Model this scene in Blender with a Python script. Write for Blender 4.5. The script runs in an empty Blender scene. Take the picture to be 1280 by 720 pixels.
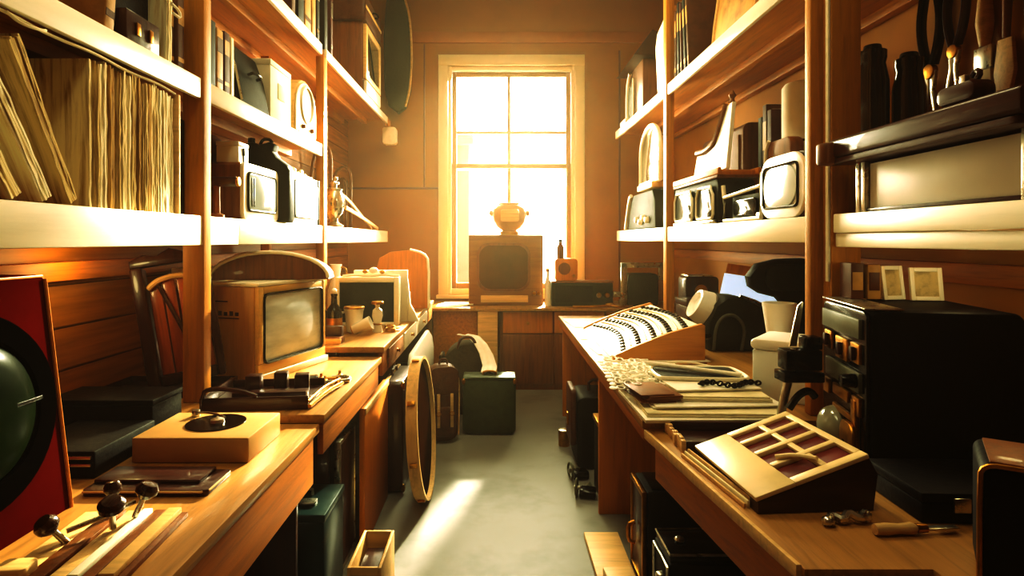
import bpy, bmesh, math, random
from mathutils import Vector, Matrix, Euler
random.seed(7)
S = bpy.context.scene
C = S.collection
PI = math.pi
EYE = 1.45
FPX, CX, CY = 750.0, 622.0, 300.0
def R(d): return math.radians(d)
# ------------------------------------------------------------------ materials
def srgb(h):
    h = h.lstrip('#')
    v = [int(h[i:i+2], 16) / 255 for i in (0, 2, 4)]
    return tuple((c / 12.92 if c <= .04045 else ((c + .055) / 1.055) ** 2.4) for c in v)
_mats = {}
def mat(name, hexcol, rough=.55, metal=0.0, var=.25, scale=9.0, stretch=(1, 1, 1), bump=.06, wood=False, dark=None, spec=.4, coat=0.0, emit=None):
    if name in _mats: return _mats[name]
    m = bpy.data.materials.new(name); m.use_nodes = True
    nt = m.node_tree; N = nt.nodes; L = nt.links
    b = N['Principled BSDF']
    b.inputs['Roughness'].default_value = rough
    b.inputs['Metallic'].default_value = metal
    b.inputs['Specular IOR Level'].default_value = spec
    b.inputs['Coat Weight'].default_value = coat
    tc = N.new('ShaderNodeTexCoord'); mp = N.new('ShaderNodeMapping')
    mp.inputs['Scale'].default_value = stretch
    L.new(tc.outputs['Object'], mp.inputs['Vector'])
    nz = N.new('ShaderNodeTexNoise'); nz.inputs['Scale'].default_value = scale
    nz.inputs['Detail'].default_value = 6; nz.inputs['Roughness'].default_value = .62
    if wood: nz.inputs['Distortion'].default_value = .6
    L.new(mp.outputs['Vector'], nz.inputs['Vector'])
    rp = N.new('ShaderNodeValToRGB')
    c = srgb(hexcol)
    d = srgb(dark) if dark else tuple(x * (1 - var) for x in c)
    l = tuple(min(1, x * (1 + var * .6)) for x in c)
    rp.color_ramp.elements[0].position = .30; rp.color_ramp.elements[0].color = (*d, 1)
    rp.color_ramp.elements[1].position = .72; rp.color_ramp.elements[1].color = (*l, 1)
    e = rp.color_ramp.elements.new(.5); e.color = (*c, 1)
    L.new(nz.outputs['Fac'], rp.inputs['Fac'])
    L.new(rp.outputs['Color'], b.inputs['Base Color'])
    if bump:
        bp = N.new('ShaderNodeBump'); bp.inputs['Strength'].default_value = min(1, bump * 4)
        bp.inputs['Distance'].default_value = .01
        L.new(nz.outputs['Fac'], bp.inputs['Height']); L.new(bp.outputs['Normal'], b.inputs['Normal'])
    mr = N.new('ShaderNodeMapRange')
    mr.inputs['To Min'].default_value = max(.03, rough - .08); mr.inputs['To Max'].default_value = min(1, rough + .1)
    L.new(nz.outputs['Fac'], mr.inputs['Value']); L.new(mr.outputs['Result'], b.inputs['Roughness'])
    if emit:
        b.inputs['Emission Color'].default_value = (*srgb(emit[0]), 1); b.inputs['Emission Strength'].default_value = emit[1]
    _mats[name] = m
    return m
def wood(name, hexcol, axis='y', rough=.5, var=.35, scale=5.0, coat=0.0, dark=None):
    st = {'x': (.6, 9, 9), 'y': (9, .6, 9), 'z': (9, 9, .6)}[axis]
    return mat(name, hexcol, rough=rough, var=var, scale=scale, stretch=st, bump=.04, wood=True, coat=coat, dark=dark)
def glass_mat(name, tint='#ffffff', rough=.02, gloss=.12):
    m = bpy.data.materials.new(name); m.use_nodes = True
    nt = m.node_tree; N = nt.nodes; L = nt.links; N.clear()
    o = N.new('ShaderNodeOutputMaterial'); t = N.new('ShaderNodeBsdfTransparent'); g = N.new('ShaderNodeBsdfGlossy')
    t.inputs['Color'].default_value = (*srgb(tint), 1); g.inputs['Roughness'].default_value = rough
    fr = N.new('ShaderNodeFresnel'); fr.inputs['IOR'].default_value = 1.45
    nz = N.new('ShaderNodeTexNoise'); nz.inputs['Scale'].default_value = 3
    bp = N.new('ShaderNodeBump'); bp.inputs['Strength'].default_value = .03
    L.new(nz.outputs['Fac'], bp.inputs['Height']); L.new(bp.outputs['Normal'], g.inputs['Normal'])
    ad = N.new('ShaderNodeMath'); ad.operation = 'ADD'; ad.inputs[1].default_value = gloss
    L.new(fr.outputs['Fac'], ad.inputs[0])
    mx = N.new('ShaderNodeMixShader'); L.new(ad.outputs[0], mx.inputs['Fac'])
    L.new(t.outputs[0], mx.inputs[1]); L.new(g.outputs[0], mx.inputs[2]); L.new(mx.outputs[0], o.inputs['Surface'])
    return m
# ------------------------------------------------------------------ mesh builder
class MB:
    def __init__(s): s.bm = bmesh.new()
    def _add(s, t, M=None):
        if M is not None: t.transform(M)
        me = bpy.data.meshes.new('t'); t.to_mesh(me); t.free(); s.bm.from_mesh(me); bpy.data.meshes.remove(me)
        return s
    def box(s, x0, x1, y0, y1, z0, z1, bev=.004, seg=2, M=None):
        t = bmesh.new(); bmesh.ops.create_cube(t, size=1)
        sx, sy, sz = abs(x1-x0), abs(y1-y0), abs(z1-z0)
        for v in t.verts: v.co = Vector((v.co.x*sx, v.co.y*sy, v.co.z*sz))
        b = min(bev, .45*min(sx, sy, sz))
        if b > .0004: bmesh.ops.bevel(t, geom=list(t.edges), offset=b, segments=seg, affect='EDGES', profile=.5)
        for v in t.verts: v.co += Vector(((x0+x1)/2, (y0+y1)/2, (z0+z1)/2))
        return s._add(t, M)
    def rbox(s, x0, x1, y0, y1, z0, z1, rad, axis='y', seg=5, bev=.003, M=None):
        # box with rounded corners in the plane perpendicular to axis
        a = {'y': (x0, x1, z0, z1), 'x': (y0, y1, z0, z1), 'z': (x0, x1, y0, y1)}[axis]
        u0, u1, v0, v1 = a; rad = min(rad, .49*(u1-u0), .49*(v1-v0)); p = []
        for (cu, cv, a0) in ((u1-rad, v1-rad, 0), (u0+rad, v1-rad, 90), (u0+rad, v0+rad, 180), (u1-rad, v0+rad, 270)):
            for k in range(seg+1):
                q = R(a0 + 90*k/seg); p.append((cu+rad*math.cos(q), cv+rad*math.sin(q)))
        d = {'y': (y0, y1, 'xz'), 'x': (x0, x1, 'yz'), 'z': (z0, z1, 'xy')}[axis]
        return s.prism(p, d[2], d[0], d[1], bev, M)
    def prism(s, pts, plane, d0, d1, bev=.003, M=None):
        t = bmesh.new()
        f = {'xz': lambda u, v, d: (u, d, v), 'yz': lambda u, v, d: (d, u, v), 'xy': lambda u, v, d: (u, v, d)}[plane]
        a = [t.verts.new(f(u, v, d0)) for u, v in pts]; b = [t.verts.new(f(u, v, d1)) for u, v in pts]
        n = len(pts)
        fa = t.faces.new(a); fb = t.faces.new(b[::-1])
        for i in range(n): t.faces.new((a[i], b[i], b[(i+1) % n], a[(i+1) % n]))
        bmesh.ops.recalc_face_normals(t, faces=list(t.faces))
        if bev > .0004:
            eg = [e for e in t.edges if e in fa.edges[:] or e in fb.edges[:]]
            bmesh.ops.bevel(t, geom=eg, offset=min(bev, .4*abs(d1-d0)), segments=2, affect='EDGES', profile=.5)
        return s._add(t, M)
    def cyl(s, p0, p1, r0, r1=None, n=18, bev=0):
        p0, p1 = Vector(p0), Vector(p1); r1 = r0 if r1 is None else r1; d = p1-p0
        t = bmesh.new(); bmesh.ops.create_cone(t, cap_ends=True, segments=n, radius1=r0, radius2=r1, depth=d.length)
        if bev:
            eg = [e for e in t.edges if len(e.link_faces) == 2 and any(len(f.verts) > 4 for f in e.link_faces)]
            bmesh.ops.bevel(t, geom=eg, offset=bev, segments=2, affect='EDGES', profile=.5)
        M = Matrix.Translation((p0+p1)/2) @ d.to_track_quat('Z', 'Y').to_matrix().to_4x4()
        return s._add(t, M)
    def lathe(s, prof, loc=(0, 0, 0), n=24, M=None, sx=1, sy=1):
        t = bmesh.new(); rings = []
        for r, z in prof:
            if r < 1e-5: rings.append([t.verts.new((0, 0, z))])
            else: rings.append([t.verts.new((sx*r*math.cos(2*PI*k/n), sy*r*math.sin(2*PI*k/n), z)) for k in range(n)])
        for A, B in zip(rings, rings[1:]):
            for k in range(n):
                if len(A) == 1 and len(B) == 1: continue
                q = (k+1) % n
                if len(A) == 1: t.faces.new((A[0], B[q], B[k]))
                elif len(B) == 1: t.faces.new((A[k], A[q], B[0]))
                else: t.faces.new((A[k], A[q], B[q], B[k]))
        for Rg in (rings[0], rings[-1]):
            if len(Rg) > 2: t.faces.new(Rg)
        bmesh.ops.recalc_face_normals(t, faces=list(t.faces))
        MM = Matrix.Translation(loc)
        return s._add(t, MM @ M if M is not None else MM)
    def ell(s, c, r, n=20, M=None):
        t = bmesh.new(); bmesh.ops.create_uvsphere(t, u_segments=n, v_segments=max(6, n*2//3), radius=1)
        for v in t.verts: v.co = Vector((v.co.x*r[0], v.co.y*r[1], v.co.z*r[2]))
        MM = Matrix.Translation(c)
        return s._add(t, MM @ M if M is not None else MM)
    def tube(s, pts, r, n=8, closed=False, smooth=0, M=None, flat=1.0):
        P = [Vector(p) for p in pts]
        for _ in range(smooth):
            Q = []
            m = len(P)
            rng = range(m if closed else m-1)
            if not closed: Q.append(P[0])
            for i in rng:
                a, b = P[i], P[(i+1) % m]
                Q += [a*.75+b*.25, a*.25+b*.75]
            if not closed: Q.append(P[-1])
            P = Q
        t = bmesh.new(); m = len(P); rings = []; ref = None
        for i in range(m):
            if closed: d = P[(i+1) % m]-P[i-1]
            else: d = P[min(i+1, m-1)]-P[max(i-1, 0)]
            if d.length < 1e-9: d = Vector((0, 0, 1))
            d.normalize()
            if ref is None:
                ref = Vector((0, 0, 1)) if abs(d.z) < .9 else Vector((1, 0, 0))
            a = (ref - d*ref.dot(d))
            if a.length < 1e-6: a = d.orthogonal()
            a.normalize(); b = d.cross(a); ref = a
            rings.append([t.verts.new(P[i]+(a*math.cos(2*PI*k/n)+b*math.sin(2*PI*k/n)*flat)*r) for k in range(n)])
        for i in range(m if closed else m-1):
            A, B = rings[i], rings[(i+1) % m]
            for k in range(n): t.faces.new((A[k], A[(k+1) % n], B[(k+1) % n], B[k]))
        if not closed: t.faces.new(rings[0]); t.faces.new(rings[-1])
        bmesh.ops.recalc_face_normals(t, faces=list(t.faces))
        return s._add(t, M)
    def torus(s, c, R0, r, M=None, n=24, sy=1.0):
        pts = [(R0*math.cos(2*PI*k/n), sy*R0*math.sin(2*PI*k/n), 0) for k in range(n)]
        MM = Matrix.Translation(c)
        return s.tube(pts, r, 8, True, 0, MM @ M if M is not None else MM)
    def grid(s, fn, nu, nv, thick=.002):
        # two-sided sheet: fn(u,v)->point, u,v in 0..1
        t = bmesh.new()
        V = [[t.verts.new(fn(i/nu, j/nv)) for j in range(nv+1)] for i in range(nu+1)]
        for i in range(nu):
            for j in range(nv): t.faces.new((V[i][j], V[i+1][j], V[i+1][j+1], V[i][j+1]))
        bmesh.ops.recalc_face_normals(t, faces=list(t.faces))
        if thick: bmesh.ops.solidify(t, geom=list(t.faces), thickness=thick)
        return s._add(t)
def finish(name, mb, m, ang=38):
    me = bpy.data.meshes.new(name); mb.bm.to_mesh(me); mb.bm.free()
    for p in me.polygons: p.use_smooth = True
    me.set_sharp_from_angle(angle=R(ang))
    o = bpy.data.objects.new(name, me); C.objects.link(o)
    for x in (m if isinstance(m, (list, tuple)) else [m]): me.materials.append(x)
    return o
def tag(o, label, cat, group=None):
    o['label'] = label; o['category'] = cat
    if group: o['group'] = group
    return o
def thing(name, label, cat, loc=(0, 0, 0), rz=0.0, group=None, M=None):
    o = bpy.data.objects.new(name, None); C.objects.link(o); o.empty_display_size = .05
    o.location = loc; o.rotation_euler = (0, 0, R(rz))
    if M is not None: o.matrix_world = M
    return tag(o, label, cat, group)
def part(name, mb, m, parent, label=None):
    o = finish(name, mb, m); o.parent = parent
    if label: o['label'] = label
    return o
def wpart(name, mb, m, root, label=None, parent=None):
    # mesh given in world coordinates, parented under root (an unscaled empty)
    M = Matrix.Translation(root.location) @ root.rotation_euler.to_matrix().to_4x4()
    mb.bm.transform(M.inverted())
    return part(name, mb, m, parent or root, label)
def solo(name, mb, m, label, cat, group=None, M=None):
    vs = [v.co for v in mb.bm.verts]
    c = Vector(((min(v.x for v in vs)+max(v.x for v in vs))/2, (min(v.y for v in vs)+max(v.y for v in vs))/2, min(v.z for v in vs)))
    mb.bm.transform(Matrix.Translation(-c))
    o = finish(name, mb, m); o.location = c
    if M is not None: o.matrix_world = M @ Matrix.Translation(c)
    return tag(o, label, cat, group)
def struct(name, mb, m):
    o = finish(name, mb, m); o['kind'] = 'structure'; return o
def clone(root, loc, rz=None, label=None):
    r = root.copy(); C.objects.link(r); r.location = loc
    if rz is not None: r.rotation_euler = (0, 0, R(rz))
    if label: r['label'] = label
    for ch in list(root.children):
        c = ch.copy(); C.objects.link(c); c.parent = r
        for g in list(ch.children):
            d = g.copy(); C.objects.link(d); d.parent = c
    return r
def frame_pts(cx, cy, cz): return Vector((cx, cy, cz))
def ordn(i): return ['first', 'second', 'third', 'fourth', 'fifth', 'sixth', 'seventh', 'eighth', 'ninth', 'tenth', 'eleventh', 'twelfth', 'thirteenth', 'fourteenth', 'fifteenth', 'sixteenth', 'seventeenth', 'eighteenth', 'nineteenth', 'twentieth', 'twenty-first', 'twenty-second'][i]
# basic palette
W_shelf = wood('shelf_underside_wood', '#b8751c', 'y', var=.28)
W_fasc = mat('cream_fascia_paint', '#f4ecd6', rough=.35, var=.08, scale=4, stretch=(6, .4, 6), bump=.02)
W_post = wood('post_wood', '#c07f22', 'z', var=.28)
W_bench = wood('bench_top_wood', '#ab7b3e', 'y', rough=.42, var=.3, coat=.15)
W_apron = wood('bench_apron_wood', '#b87020', 'y', var=.3)
W_dark = wood('dark_stained_wood', '#3a1508', 'z', rough=.35, var=.4, coat=.3)
W_darkx = wood('dark_stained_wood_x', '#3a1508', 'x', rough=.35, var=.4, coat=.3)
W_darky = wood('dark_stained_wood_y', '#401a0b', 'y', rough=.35, var=.4, coat=.3)
W_mid = wood('mid_brown_wood', '#7d481a', 'z', rough=.45, var=.35, coat=.1)
W_midx = wood('mid_brown_wood_x', '#7d481a', 'x', rough=.45, var=.35, coat=.1)
W_oran = wood('orange_plywood', '#c87818', 'z', rough=.45, var=.2)
W_pale = wood('pale_wood', '#d8b178', 'x', rough=.5, var=.22)
BLACK = mat('black_leatherette', '#0c0908', rough=.5, var=.3, scale=60, bump=.05, spec=.2)
BLACKG = mat('black_gloss', '#080706', rough=.2, var=.2, scale=20, bump=0)
GREENBK = mat('green_black_leatherette', '#1d1d13', rough=.5, var=.3, scale=40, bump=.05, spec=.25)
CREAM = mat('cream_enamel', '#efe6cf', rough=.35, var=.08, scale=6, bump=.01)
WHITE = mat('white_paint', '#f4f0e6', rough=.4, var=.05, scale=6, bump=.01)
PAPER = mat('aged_paper', '#e9dcb8', rough=.8, var=.18, scale=14, bump=.03)
PAPERW = mat('white_paper', '#f3ecd9', rough=.8, var=.1, scale=10, bump=.02)
METAL = mat('brushed_metal', '#cfcabd', rough=.28, metal=1, var=.2, scale=30, bump=.02)
BRASS = mat('aged_brass', '#c08a3a', rough=.35, metal=1, var=.35, scale=25, bump=.04)
SCREEN = mat('grey_screen_glass', '#9aa3a0', rough=.12, var=.2, scale=3, bump=0, spec=.8)
DSCREEN = mat('dark_screen_glass', '#12140f', rough=.1, var=.2, scale=3, bump=0, spec=.7)
LEATHER = mat('brown_leather', '#5b2f14', rough=.45, var=.35, scale=22, bump=.08)
CLOTHW = mat('white_cotton', '#f4efe2', rough=.9, var=.06, scale=40, bump=.06)
GLASS = glass_mat('clear_jar_glass', '#eef0ea', gloss=.1)
# ------------------------------------------------------------------ room shell
LW, RW, BW, NW, CEIL = -1.62, 1.85, 6.5, -1.3, 4.3
def concrete():
    m = mat('concrete_floor', '#7f7d78', rough=.5, var=.22, scale=1.6, bump=.02, dark='#5e5c56')
    return m
def plank_wall(name, hexcol, along='y', pitch=.16, var=.3):
    m = bpy.data.materials.new(name); m.use_nodes = True
    nt = m.node_tree; N = nt.nodes; L = nt.links; b = N['Principled BSDF']; b.inputs['Roughness'].default_value = .55
    tc = N.new('ShaderNodeTexCoord'); sp = N.new('ShaderNodeSeparateXYZ'); L.new(tc.outputs['Object'], sp.inputs[0])
    dv = N.new('ShaderNodeMath'); dv.operation = 'DIVIDE'; dv.inputs[1].default_value = pitch; L.new(sp.outputs['Z'], dv.inputs[0])
    fr = N.new('ShaderNodeMath'); fr.operation = 'FRACT'; L.new(dv.outputs[0], fr.inputs[0])
    fl = N.new('ShaderNodeMath'); fl.operation = 'FLOOR'; L.new(dv.outputs[0], fl.inputs[0])
    rp = N.new('ShaderNodeValToRGB'); rp.color_ramp.elements[0].color = (.12, .12, .12, 1); rp.color_ramp.elements[1].color = (1, 1, 1, 1)
    rp.color_ramp.elements[0].position = 0; rp.color_ramp.elements[1].position = .06
    L.new(fr.outputs[0], rp.inputs[0])
    wn = N.new('ShaderNodeTexWhiteNoise'); wn.noise_dimensions = '1D'; L.new(fl.outputs[0], wn.inputs['W'])
    mp = N.new('ShaderNodeMapping'); mp.inputs['Scale'].default_value = (8, .5, 8) if along == 'y' else (.5, 8, 8)
    L.new(tc.outputs['Object'], mp.inputs[0]); nz = N.new('ShaderNodeTexNoise'); nz.inputs['Scale'].default_value = 5; nz.inputs['Detail'].default_value = 6
    L.new(mp.outputs[0], nz.inputs[0])
    c = srgb(hexcol)
    r2 = N.new('ShaderNodeValToRGB'); r2.color_ramp.elements[0].position = .3; r2.color_ramp.elements[1].position = .7
    r2.color_ramp.elements[0].color = (*[x*(1-var) for x in c], 1); r2.color_ramp.elements[1].color = (*[min(1, x*1.15) for x in c], 1)
    L.new(nz.outputs['Fac'], r2.inputs[0])
    mx = N.new('ShaderNodeMix'); mx.data_type = 'RGBA'; mx.blend_type = 'MULTIPLY'; mx.inputs[0].default_value = 1
    L.new(r2.outputs[0], mx.inputs[6]); L.new(rp.outputs[0], mx.inputs[7])
    m2 = N.new('ShaderNodeMath'); m2.operation = 'MULTIPLY_ADD'; m2.inputs[1].default_value = .35; m2.inputs[2].default_value = .75; L.new(wn.outputs['Value'], m2.inputs[0])
    m3 = N.new('ShaderNodeMix'); m3.data_type = 'RGBA'; m3.blend_type = 'MULTIPLY'; m3.inputs[0].default_value = 1
    L.new(mx.outputs[2], m3.inputs[6]); L.new(m2.outputs[0], m3.inputs[7]); L.new(m3.outputs[2], b.inputs['Base Color'])
    bp = N.new('ShaderNodeBump'); bp.inputs['Distance'].default_value = .01; bp.inputs['Strength'].default_value = .6
    L.new(rp.outputs[0], bp.inputs['Height']); L.new(bp.outputs[0], b.inputs['Normal'])
    return m
PLANK = plank_wall('plank_boards', '#ac6c1a')
PLASTER = mat('ochre_wall_paint', '#a8680e', rough=.7, var=.12, scale=2.2, bump=.02)
PLASTERR = mat('tan_wall_paint', '#b4781c', rough=.7, var=.14, scale=2.2, bump=.02)
struct('floor', MB().box(LW-.1, RW+.1, NW-.1, BW+.15, -.1, 0, 0), concrete())
struct('ceiling', MB().box(LW-.1, RW+.1, NW-.1, BW+.15, CEIL, CEIL+.1, 0), mat('ceiling_paint', '#6b4417', rough=.8, var=.12, scale=2))
struct('wall_left', MB().box(LW-.1, LW, NW-.1, BW+.15, 0, CEIL, 0), PLANK)
struct('wall_right', MB().box(RW, RW+.1, NW-.1, BW+.15, 0, CEIL, 0), PLASTERR)
struct('wall_near', MB().box(LW, RW, NW-.1, NW, 0, CEIL, 0), mat('dim_wall_paint', '#4a2c12', rough=.8, var=.15))
WX0, WX1, WZ0, WZ1 = -.54, .84, .86, 3.34
b = MB(); b.box(LW, WX0, BW, BW+.15, 0, CEIL, 0); b.box(WX1, RW, BW, BW+.15, 0, CEIL, 0)
b.box(WX0, WX1, BW, BW+.15, 0, WZ0, 0); b.box(WX0, WX1, BW, BW+.15, WZ1, CEIL, 0)
struct('wall_back', b, PLASTER)
# window
SASHM = mat('sash_paint_shaded', '#a07a45', rough=.5, var=.08, scale=5, bump=.01)  # tan darkened so the sashes look backlit
FR = mat('window_frame_paint', '#ecd9b4', rough=.4, var=.06, scale=5, bump=.01)
w = bpy.data.objects.new('window_1', None); C.objects.link(w); w.location = (.15, BW, WZ0); w['kind'] = 'structure'
b = MB()
b.box(WX0-.10, WX0+.005, BW-.03, BW-.001, WZ0-.02, WZ1+.11); b.box(WX1-.005, WX1+.10, BW-.03, BW-.001, WZ0-.02, WZ1+.11)
b.box(WX0-.10, WX1+.10, BW-.035, BW-.001, WZ1-.005, WZ1+.11)
wpart('casing', b, FR, w)
b = MB(); b.box(WX0, WX0+.04, BW+.01, BW+.14, WZ0, WZ1); b.box(WX1-.04, WX1, BW+.01, BW+.14, WZ0, WZ1)
b.box(WX0+.04, WX1-.04, BW+.01, BW+.14, WZ1-.05, WZ1); b.box(WX0+.04, WX1-.04, BW+.01, BW+.14, WZ0, WZ0+.06)
wpart('jamb', b, FR, w)
def sash(name, z0, z1, y0, hz):
    x0, x1 = WX0+.042, WX1-.042
    b = MB(); t = .05
    b.box(x0, x0+t, y0, y0+.04, z0, z1); b.box(x1-t, x1, y0, y0+.04, z0, z1)
    b.box(x0+t, x1-t, y0, y0+.04, z0, z0+.06); b.box(x0+t, x1-t, y0, y0+.04, z1-.05, z1)
    cx = .125
    b.box(cx-.018, cx+.018, y0+.005, y0+.035, z0+.06, z1-.05)
    for h in hz: b.box(x0+t, x1-t, y0+.008, y0+.03, h-.016, h+.016)
    sh = wpart(name, b, SASHM, w)
    b = MB().box(x0+.02, x1-.02, y0+.018, y0+.022, z0+.02, z1-.02, 0)
    wpart('pane', b, PANE, w, parent=sh)
PANE = glass_mat('window_pane_glass', '#fffaf0', gloss=.0)
sash('upper_sash', 2.22, WZ1-.052, BW+.075, [2.63])
sash('lower_sash', WZ0+.062, 2.28, BW+.03, [])
b = MB().box(WX0-.12, WX1+.12, BW-.07, BW+.14, WZ0-.04, WZ0-.002)
wpart('sill', b, FR, w)
# trims on the back wall
struct('trim_1', MB().box(LW, WX0-.102, BW-.012, BW-.0005, 2.0, 2.02, .003), W_midx)
struct('trim_2', MB().box(LW, RW, BW-.025, BW-.0005, 3.58, 3.70, .005), mat('pale_trim', '#b0660f', var=.1))
struct('trim_3', MB().box(1.31, 1.33, BW-.012, BW-.0005, 0, 3.5, .003), W_mid)
struct('trim_4', MB().box(-.80, -.785, BW-.012, BW-.0005, 2.021, 3.57, .003), W_mid)
struct('baseboard_back', MB().box(LW, RW, BW-.02, BW-.0005, 0, .12, .004), W_midx)
# ledgers on the side walls under the shelves
struct('trim_5', MB().box(RW-.05, RW-.0005, .4, 6.3, 1.28, 1.36, .004), W_apron)
struct('trim_6', MB().box(LW+.0005, LW+.04, .4, 6.3, 1.30, 1.37, .004), W_apron)
# outside the window: pale neighbour building and ground
b = MB().box(-4.5, -.62, 13, 16, 0, 3.5, .02); b.box(-4.7, -.52, 12.8, 16.2, 3.5, 3.7, .02)
o = solo('neighbor_building', b, mat('pale_render', '#66756c', rough=.9, var=.06, scale=2), 'pale blurred building seen through the lower left window panes', 'building')
sk = MB(); nn = 24
def dome(u, v):
    a = PI*u; e = (-.12+.62*v)*PI
    return Vector((.15+22*math.cos(a)*math.cos(e), BW+1+22*math.sin(a)*math.cos(e), 1.5+22*math.sin(e)))
sk.grid(dome, 24, 12, 0)
skm = bpy.data.materials.new('bright_sky'); skm.use_nodes = True; _n = skm.node_tree.nodes; _n.clear()
_o = _n.new('ShaderNodeOutputMaterial'); _e = _n.new('ShaderNodeEmission'); _e.inputs['Strength'].default_value = 4.5
_t = _n.new('ShaderNodeTexNoise'); _t.inputs['Scale'].default_value = .15; _r = _n.new('ShaderNodeValToRGB')
_r.color_ramp.elements[0].color = (.93, .96, 1, 1); _r.color_ramp.elements[1].color = (1, .99, .95, 1)
skm.node_tree.links.new(_t.outputs['Fac'], _r.inputs[0]); skm.node_tree.links.new(_r.outputs[0], _e.inputs['Color']); skm.node_tree.links.new(_e.outputs[0], _o.inputs['Surface'])
struct('sky', sk, skm)
struct('ground', MB().box(-12, 12, 6.7, 22, -.12, -.02, 0), mat('sunlit_ground', '#d8ceb8', rough=.9, var=.1, scale=2))

# ------------------------------------------------------------------ shelving
LX, RX = -1.12, 1.20
def shelf_board(root, name, x0, x1, y0, y1, z, th, fx, fz0, segs, ftop=None, under=True):
    s = wpart(name, MB().box(x0, x1, y0, y1, z-.022, z, .003), W_shelf, root)
    a, c = (fx-.022, fx) if fx < 0 else (fx, fx+.022)
    for (u, v) in segs:
        wpart('fascia', MB().box(a, c, u+.002, v-.002, fz0, z+.002, .004), W_fasc, root, parent=s)
    # two lengthwise ledger beams below
    w = abs(x1-x0)
    for k in (.45, .93):
        xb = x0+(x1-x0)*k if fx > 0 else x1-(x1-x0)*k
        wpart('ledger_beam', MB().box(xb-.025, xb+.025, y0+.01, y1-.02, z-.07, z-.0225, .004), W_shelf, root, parent=s)
    return s
L = thing('shelving_unit', 'long wooden shelving with cream edges along the left wall', 'shelves', (LX-.2, 3.4, .8))
shelf_board(L, 'shelf', LW+.004, LX-.023, .55, 6.12, 1.54, .1, LX, 1.43, [(.55, 2.60), (2.60, 3.93), (3.93, 6.12)])
shelf_board(L, 'shelf', LW+.004, LX-.023, .55, 3.90, 2.06, .1, LX, 1.985, [(.55, 2.27), (2.34, 3.84)])
shelf_board(L, 'shelf', LW+.004, LX-.023, .55, 6.12, 2.70, .1, LX, 2.635, [(.55, 2.27), (2.34, 3.84), (3.93, 6.12)])
wpart('upright', MB().box(LX-.075, LX+.006, 2.275, 2.335, .8315, CEIL-.01, .004), W_post, L)
wpart('upright', MB().box(LX-.045, LX+.006, 3.845, 3.925, .8815, 2.633, .004), W_post, L)
wpart('upright', MB().box(LX-.40, LX-.345, 3.845, 3.895, .8815, 2.63, .004), W_post, L)
Rr = thing('shelving_unit', 'tall wooden shelving with cream edges along the right wall', 'shelves', (RX+.2, 3.4, .8))
shelf_board(Rr, 'shelf', RX+.023, RW-.004, .55, 6.05, 1.54, .1, RX, 1.44, [(2.27, 4.24), (4.33, 6.05)])
s0 = Rr.children[0]
wpart('fascia', MB().box(RX-.004, RX+.022, .55, 2.14, 1.475, 1.542, .004), W_fasc, Rr, parent=s0)
wpart('lower_fascia', MB().box(RX+.004, RX+.022, .55, 2.14, 1.425, 1.474, .004), W_fasc, Rr, parent=s0)
shelf_board(Rr, 'shelf', RX+.023, RW-.004, .55, 6.12, 2.55, .1, RX, 2.475, [(.55, 2.14), (2.27, 4.24), (4.33, 6.12)])
wpart('upright', MB().box(RX-.006, RX+.10, 2.145, 2.205, .8015, CEIL-.01, .004), W_post, Rr)
wpart('upright', MB().box(RX-.045, RX+.03, 2.214, 2.258, .8015, CEIL-.01, .004), W_post, Rr)
wpart('front_batten', MB().box(RX-.016, RX-.0065, 2.15, 2.17, 1.30, 3.9, .003), W_fasc, Rr, 'cream strip on the upright')
wpart('bracket_block', MB().rbox(LX-.07, LX+.07, 6.20, 6.30, 2.44, 2.62, .03, 'y', 4, .005), W_fasc, L)
wpart('bracket_arm', MB().box(LX-.03, LX+.0, 6.1205, 6.30, 2.6205, 2.69, .003), W_shelf, L)
wpart('upright', MB().box(RX-.006, RX+.05, 4.245, 4.325, .8015, CEIL-.01, .004), W_post, Rr)

# ------------------------------------------------------------------ benches
def bench(label, x0, x1, y0, y1, z, ap_h, side, segs=1, legs=True, slab=.032, M=None, dividers=(), edge=None, drawers=0):
    t = thing('workbench', label, 'workbench', ((x0+x1)/2, (y0+y1)/2, 0)) 
    fr = x1 if side < 0 else x0
    top = MB().box(x0, x1, y0, y1, z-slab, z, .005)
    wpart('bench_top', top, W_bench, t)
    ia = fr-.035 if side < 0 else fr+.012
    wpart('apron', MB().box(ia, ia+.022, y0+.03, y1-.03, z-slab-ap_h, z-slab-.0005, .003), W_apron, t)
    if legs:
        for yy in (y0+.08, y1-.14):
            lx = x0+.06
            wpart('leg', MB().box(lx, lx+.07, yy, yy+.07, 0, z-slab-.0005, .004), W_post, t)
            lx = x1-.42
            wpart('leg', MB().box(lx if side < 0 else x0+.06, (lx if side < 0 else x0+.06)+.07, yy, yy+.07, 0, z-slab-ap_h-.0005 if False else z-slab-.0005, .004), W_post, t)
    for (yd, xa, xb, m) in dividers:
        wpart('side_panel', MB().box(xa, xb, yd, yd+.025, 0, z-slab-.0005, .003), m, t)
    return t
bl1 = bench('low near workbench on the left holding the red cabinet and record player', LW+.005, -.63, .5, 2.125, .80, .17, -1, dividers=[(2.08, LW+.05, -.70, W_dark)])
bl2 = bench('middle left workbench section carrying the wide beige television', LW+.005, -.615, 2.13, 3.19, .83, .12, -1, dividers=[(2.55, LW+.05, -.72, W_dark)])
bl3 = bench('far left workbench section with pale drawer fronts below bottles and glasses', LW+.005, -.605, 3.195, 5.69, .88, .13, -1)
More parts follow.
